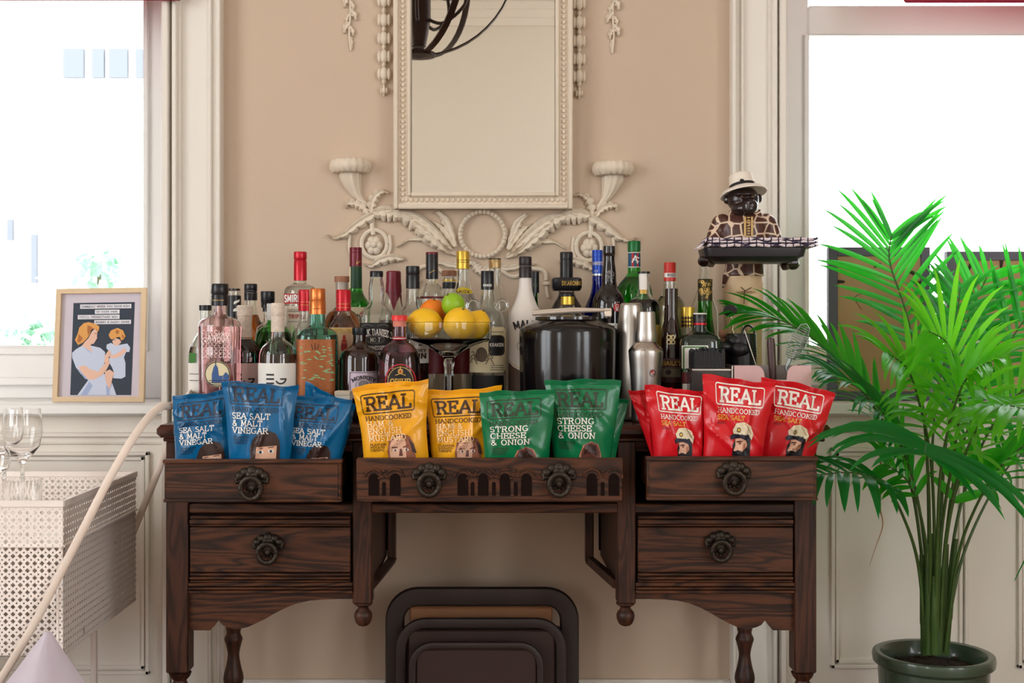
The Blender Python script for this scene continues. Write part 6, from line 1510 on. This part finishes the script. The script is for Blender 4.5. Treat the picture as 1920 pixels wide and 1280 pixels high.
# lilac folded card leaning by the trolley
YL = -.14
lc = thing('folded_card', 'crumpled pale lilac plastic cover standing at the bottom left in front of the trolley', 'cover', (WX(90, YL), YL, 0))
b = MB(); ap = P(90, 1184, YL + .05); kl = (YL - CAMY) / FPX
base = [(-.150, -.02), (-.10, -.05), (-.045, -.075), (.005, -.085), (.05, -.07), (.095, -.045), (.135, .0), (.10, .05), (0, .08), (-.10, .05)]
vs = []; fs = []; n = len(base); hh = [.001, .10, .20, .28, .34, ap.z]
for z_ in hh:
    f_ = 1 - z_ / ap.z
    for i, (a, c_) in enumerate(base):
        vs.append((ap.x + a * 2.0 * (f_ + .02) + .004 * math.sin(i * 5 + z_ * 40) * f_, YL + .05 + c_ * 1.5 * (f_ + .02), z_))
for i in range(len(hh) - 1):
    for j in range(n): fs.append((i * n + j, i * n + (j + 1) % n, i * n + n + (j + 1) % n, i * n + n + j))
fs.append(tuple(range(n - 1, -1, -1))); fs.append(tuple(range((len(hh) - 1) * n, len(hh) * n)))
b.add(vs, fs, 0, False); cp(b, 'cover', mat('lilac_plastic', (178, 166, 176), .35, noise_amt=.12, noise_scale=12, bump=.3, bump_scale=20), lc)
b = MB()
for t in (.18, .3, .42, .54, .66):
    p = Vector((ap.x + .30 * (1 - t) * .86 - .012, YL + .02 - .0, ap.z * t)); b.ball((ap.x + .190 * (1 - t) , YL + .05 - .135 * (1 - t) * .55, ap.z * t), (.0025, .0025, .0025), 6)

# ------------------------------------------------------------------ folding chairs under the desk
m_ch = mat('dark_brown_lacquer', (46, 34, 31), .45, noise_amt=.15, noise_scale=20); m_chp = mat('dark_chair_panel', (54, 34, 30), .5); m_slat = mat('brown_slat', (140, 96, 62), .45)
def rframe(b, x0, x1, yt, bw, Y, rad, dep=.018, zb_=0.0):
    k = (Y - CAMY) / FPX; X0, X1, Z1 = WX(x0, Y), WX(x1, Y), WZ(yt, Y); r = rad * k; w_ = bw * k
    out = [(X0, zb_), (X0, Z1 - r)] + [(X0 + r - r * math.cos(t * PI / 16), Z1 - r + r * math.sin(t * PI / 16)) for t in range(1, 9)] + [(X1 - r + r * math.sin(t * PI / 16), Z1 - r + r * math.cos(t * PI / 16)) for t in range(0, 9)] + [(X1, zb_)]
    r2 = max(r - w_, .004)
    inn = [(X0 + w_, zb_), (X0 + w_, Z1 - w_ - r2)] + [(X0 + w_ + r2 - r2 * math.cos(t * PI / 16), Z1 - w_ - r2 + r2 * math.sin(t * PI / 16)) for t in range(1, 9)] + [(X1 - w_ - r2 + r2 * math.sin(t * PI / 16), Z1 - w_ - r2 + r2 * math.cos(t * PI / 16)) for t in range(0, 9)] + [(X1 - w_, zb_)]
    n = len(out); vs = []; fs = []
    for (a, c_), (d_, e_) in zip(out, inn):
        mx, mz = (a + d_) / 2, (c_ + e_) / 2
        vs += [(a, Y + dep / 2, c_), (a * .9 + d_ * .1, Y + .002, c_ * .9 + e_ * .1), (mx, Y, mz), (a * .1 + d_ * .9, Y + .002, c_ * .1 + e_ * .9), (d_, Y + dep / 2, e_), (mx, Y + dep, mz)]
    for i in range(n - 1):
        for j in range(6): fs.append((i * 6 + j, i * 6 + (j + 1) % 6, i * 6 + 6 + (j + 1) % 6, i * 6 + 6 + j))
    fs += [(5, 4, 3, 2, 1, 0), tuple((n - 1) * 6 + q for q in range(6))]; b.add(vs, fs)
for lab, x0, x1, yt, bw, Y, rad, kind in (('rear folding chair under the desk, its wide dark frame the outermost', 722, 1086, 1101, 36, .545, 62, 0), ('middle folding chair nested in the stack under the desk', 742, 1062, 1159, 20, .50, 56, 1), ('front folding chair under the desk with the smallest rounded frame', 766, 1020, 1204, 14, .455, 46, 2)):
    t = thing('folding_chair', lab, 'chair', (WX(904, Y), Y, 0), 'folding chairs stacked flat under the desk')
    b = MB(); rframe(b, x0, x1, yt, bw, Y, rad); cp(b, 'frame', m_ch, t)
    b = MB()
    if kind == 0:
        b.box(WX(768, Y), WX(1036, Y), Y + .004, Y + .02, WZ(1172, Y), WZ(1139, Y), bev=.005); cp(b, 'back_slat', m_slat, t); b = MB(); b.box(WX(757, Y), WX(1050, Y), Y + .006, Y + .014, .04, WZ(1175, Y), bev=.003)
    elif kind == 1: b.box(WX(765, Y), WX(1040, Y), Y + .006, Y + .014, .04, WZ(1183, Y), bev=.004)
    else: b.box(WX(780, Y), WX(1006, Y), Y + .004, Y + .014, .04, WZ(1218, Y), bev=.006)
    cp(b, 'seat_panel', m_chp, t)

# ------------------------------------------------------------------ palm
m_lf = [leafmat('palm_leaf', (34, 132, 36), (90, 230, 30), .3), leafmat('palm_leaf_dark', (20, 104, 48), (60, 205, 44), .26), leafmat('palm_leaf_bright', (84, 176, 36), (140, 240, 40), .32)]
m_cane = mat('palm_cane', (62, 88, 38), .45, noise_amt=.25, noise_scale=30); m_dry = mat('dry_leaf', (150, 110, 76), .8)
YP = .35; pc = P(1750, 1222, YP)
palm = thing('potted_palm', 'tall green parlour palm in a round green glazed pot, right of the desk', 'plant', (pc.x, YP, 0))
k = (YP - CAMY) / FPX; rz = pc.z
m_pot = mat('green_glaze_pot', (62, 78, 62), .3, coat=.4, noise_amt=.2, noise_scale=14)
def lz(b, prof, **kw): b.lathe(prof, c=(pc.x, YP, 0), **kw)
b = MB(); R1 = 111 * k
lz(b, [(0, .0), (R1 * .66, .0), (R1 * .72, .01), (R1 * .86, rz * .5), (R1 * .90, rz - .045), (R1 * .90, rz - .03), (R1 * .985, rz - .022), (R1, rz - .010), (R1 * .985, rz - .002), (R1 * .95, rz), (R1 * .87, rz - .002), (R1 * .82, rz - .012), (R1 * .80, rz - .04), (0, rz - .042)], n=48); cp(b, 'pot', m_pot, palm)
b = MB(); lz(b, smooth_prof([(R1 * .80, rz - .034), (R1 * .5, rz - .03), (0, rz - .028)]), n=30)
for _ in range(50): a, r_ = R.uniform(0, 6.28), R.uniform(.1, .75) * R1; b.ball((pc.x + r_ * math.cos(a), YP + r_ * math.sin(a), rz - .03), (.006, .006, .004), 6)
cp(b, 'soil', mat('potting_soil', (48, 34, 26), .95, noise_amt=.4, noise_scale=80), palm)
def frond(pts, t0, n, LL, LR, mi=0, up=(0, -1, .3), ang=48, droop=.35, wd=.0062, r0=.0042, seed=0, tipk=.5, name='frond'):
    rr = random.Random(seed); q = spline([P(*p) for p in pts], 8); K_ = len(q); b = MB()
    b.tube(q, [r0 * (1 - .72 * i / (K_ - 1)) for i in range(K_)], n=7, mi=1)
    upv = Vector(up).normalized()
    for i in range(n):
        t = t0 + (1 - t0) * (i / (n - 1)) ** .95; f_ = t * (K_ - 1); i0 = min(int(f_), K_ - 2); p = q[i0].lerp(q[i0 + 1], f_ - i0)
        tg = (q[min(i0 + 2, K_ - 1)] - q[max(i0 - 1, 0)]).normalized(); sv = tg.cross(upv)
        if sv.length < .05: sv = Vector((1, 0, 0))
        sv.normalize(); env = .62 + .5 * math.sin(PI * (i / (n - 1)) * .8 + .35); 
        if i > n * .75: env *= 1 - (1 - tipk) * (i - n * .75) / (n * .25)
        for sd in (-1, 1):
            L_ = (LL if sd < 0 else LR) * k * env * rr.uniform(.88, 1.1)
            a = math.radians(ang + rr.uniform(-7, 7) + 22 * (i / (n - 1)))
            d = (sv * sd * math.cos(a) + tg * math.sin(a) + upv * rr.uniform(-.1, .2)).normalized(); pt = p + tg * rr.uniform(-.003, .003); vs = []; fs = []; pos = pt.copy(); m_ = 7
            for s_ in range(m_ + 1):
                u = s_ / m_; ww = wd * math.sin(PI * min(1, u * .86 + .13)) ** .75 * (1 if s_ < m_ else .02)
                dd = (d + Vector((0, 0, -1)) * droop * u * u * 2.2).normalized()
                c_ = dd.cross(upv + Vector((0, 0, .15))).normalized(); nn = c_.cross(dd).normalized()
                vs += [pos + c_ * ww + nn * ww * .22, pos, pos - c_ * ww + nn * ww * .22]; pos = pos + dd * (L_ / m_)
            for s_ in range(m_):
                o_ = s_ * 3; fs += [(o_, o_ + 1, o_ + 4, o_ + 3), (o_ + 1, o_ + 2, o_ + 5, o_ + 4)]
            b.add(vs, fs, 0)
    return cp(b, name, [m_lf[mi], m_cane], palm)
B0_ = lambda dx=0, dy=0: (1750 + dx, 1222, YP + dy)
frond([B0_(-6, .01), (1742, 1050, .37), (1738, 860, .41), (1722, 690, .46), (1697, 580, .50), (1668, 490, .52), (1672, 440, .53)], .56, 17, 150, 150, 1, up=(0, -1, .1), ang=30, droop=.12, seed=1, tipk=.8)
frond([B0_(-14, -.01), (1728, 1040, .35), (1700, 880, .34), (1640, 765, .34), (1565, 670, .34), (1480, 607, .33), (1392, 583, .32)], .38, 32, 125, 115, 0, up=(0, -.55, 1), ang=42, droop=.28, seed=2)
frond([B0_(-14, -.02), (1722, 1060, .31), (1690, 960, .26), (1655, 905, .20), (1600, 886, .14), (1536, 890, .10)], .52, 12, 110, 120, 1, up=(0, -.5, 1), ang=25, droop=.95, wd=.0072, seed=3)
frond([B0_(-8, -.03), (1744, 1080, .30), (1742, 930, .20), (1738, 845, .10), (1736, 832, .03), (1734, 850, -.04)], .74, 9, 190, 190, 1, up=(0, -.8, .7), ang=14, droop=.55, wd=.0075, seed=4)
frond([B0_(22, -.01), (1795, 1050, .32), (1825, 960, .28), (1872, 880, .22), (1935, 825, .16), (1990, 810, .1)], .5, 14, 150, 140, 0, up=(0, -.5, 1), ang=35, droop=.45, seed=5)
frond([B0_(14, .02), (1775, 1000, .40), (1800, 850, .42), (1850, 720, .45), (1900, 630, .48), (1950, 560, .50)], .45, 16, 170, 170, 1, up=(0, -1, .3), ang=32, droop=.12, seed=6)
frond([B0_(4, -.03), (1757, 1040, .28), (1764, 880, .22), (1790, 760, .16), (1820, 700, .11), (1870, 672, .05)], .42, 24, 115, 115, 2, up=(0, -.6, .8), ang=28, droop=.4, wd=.0072, seed=7)
frond([B0_(-10, 0), (1735, 1040, .33), (1712, 900, .28), (1672, 800, .24), (1620, 735, .20), (1560, 700, .18)], .42, 20, 120, 130, 1, up=(0, -.5, 1), ang=38, droop=.45, seed=8)
frond([B0_(18, .01), (1790, 1000, .38), (1830, 860, .38), (1880, 770, .36), (1935, 720, .34), (1990, 700, .33)], .44, 16, 140, 150, 2, up=(0, -.6, .9), ang=35, droop=.35, seed=9)
frond([B0_(8, .03), (1764, 980, .42), (1775, 820, .47), (1800, 690, .50), (1815, 600, .52), (1850, 520, .53)], .52, 15, 140, 150, 1, up=(0, -1, .1), ang=28, droop=.15, seed=10)
frond([B0_(0, -.01), (1752, 1020, .32), (1745, 860, .28), (1722, 750, .24), (1700, 690, .20), (1660, 660, .15)], .46, 18, 130, 120, 2, up=(0, -.7, .8), ang=30, droop=.4, seed=11)
frond([B0_(12, -.02), (1772, 1020, .30), (1800, 880, .22), (1840, 790, .14), (1880, 760, .06), (1930, 770, -.02)], .46, 16, 140, 140, 2, up=(0, -.6, .8), ang=30, droop=.5, seed=12)
frond([B0_(10, 0), (1768, 1080, .34), (1780, 980, .32), (1800, 900, .30), (1830, 860, .27)], .62, 5, 90, 90, 0, up=(0, -1, .3), ang=35, droop=.2, wd=.011, seed=13)
frond([B0_(-4, 0), (1744, 1080, .32), (1725, 960, .29), (1700, 900, .27), (1660, 870, .25)], .6, 7, 90, 90, 0, up=(0, -.8, .6), ang=30, droop=.5, wd=.0072, seed=14)
frond([B0_(6, -.02), (1765, 1000, .30), (1790, 840, .25), (1800, 740, .2), (1780, 650, .16), (1740, 620, .12)], .5, 16, 120, 130, 2, up=(0, -.9, .4), ang=32, droop=.35, seed=15)
frond([B0_(20, .02), (1800, 1060, .40), (1850, 940, .42), (1905, 860, .42), (1960, 850, .42)], .55, 11, 120, 120, 1, up=(0, -.5, .9), ang=32, droop=.6, seed=16)
frond([B0_(2, .02), (1752, 1000, .38), (1748, 850, .40), (1760, 720, .42), (1790, 620, .43), (1800, 540, .44)], .55, 14, 110, 110, 1, up=(0, -1, .2), ang=28, droop=.15, seed=17)
for i, (dx_, dy_, tx_, ty_, h_) in enumerate(((-16, 0, 1728, .33, 1040), (-8, -.03, 1740, .31, 1020), (0, .02, 1748, .37, 1000), (8, -.02, 1760, .33, 990), (16, 0, 1775, .35, 1020), (22, .01, 1792, .34, 1010), (2, -.04, 1752, .30, 1080))):
    b = MB(); c0, c1 = P(1750 + dx_, 1226, YP + dy_), P(tx_, h_, ty_); b.tube([c0, c0.lerp(c1, .3), c0.lerp(c1, .32), c0.lerp(c1, .6), c1], [.0088, .0078, .0088, .0068, .005], n=10); cp(b, 'cane', m_cane, palm)
b = MB(); b.tube(spline([P(1650, 830, .3), P(1652, 900, .29), P(1650, 950, .28), P(1655, 985, .28), P(1640, 1030, .28), P(1630, 1062, .28)], 5), [.0028 - .0001 * i for i in range(26)], n=5, flat=.4); cp(b, 'dry_leaflet', m_dry, palm)
b = MB(); b.tube(spline([P(1960, 850, .42), P(1956, 930, .41), P(1938, 1015, .41), P(1920, 1052, .41), P(1902, 1088, .41)], 5), [.0045 - .00018 * i for i in range(21)], n=5, flat=.3); cp(b, 'hanging_leaflet', m_lf[1], palm)
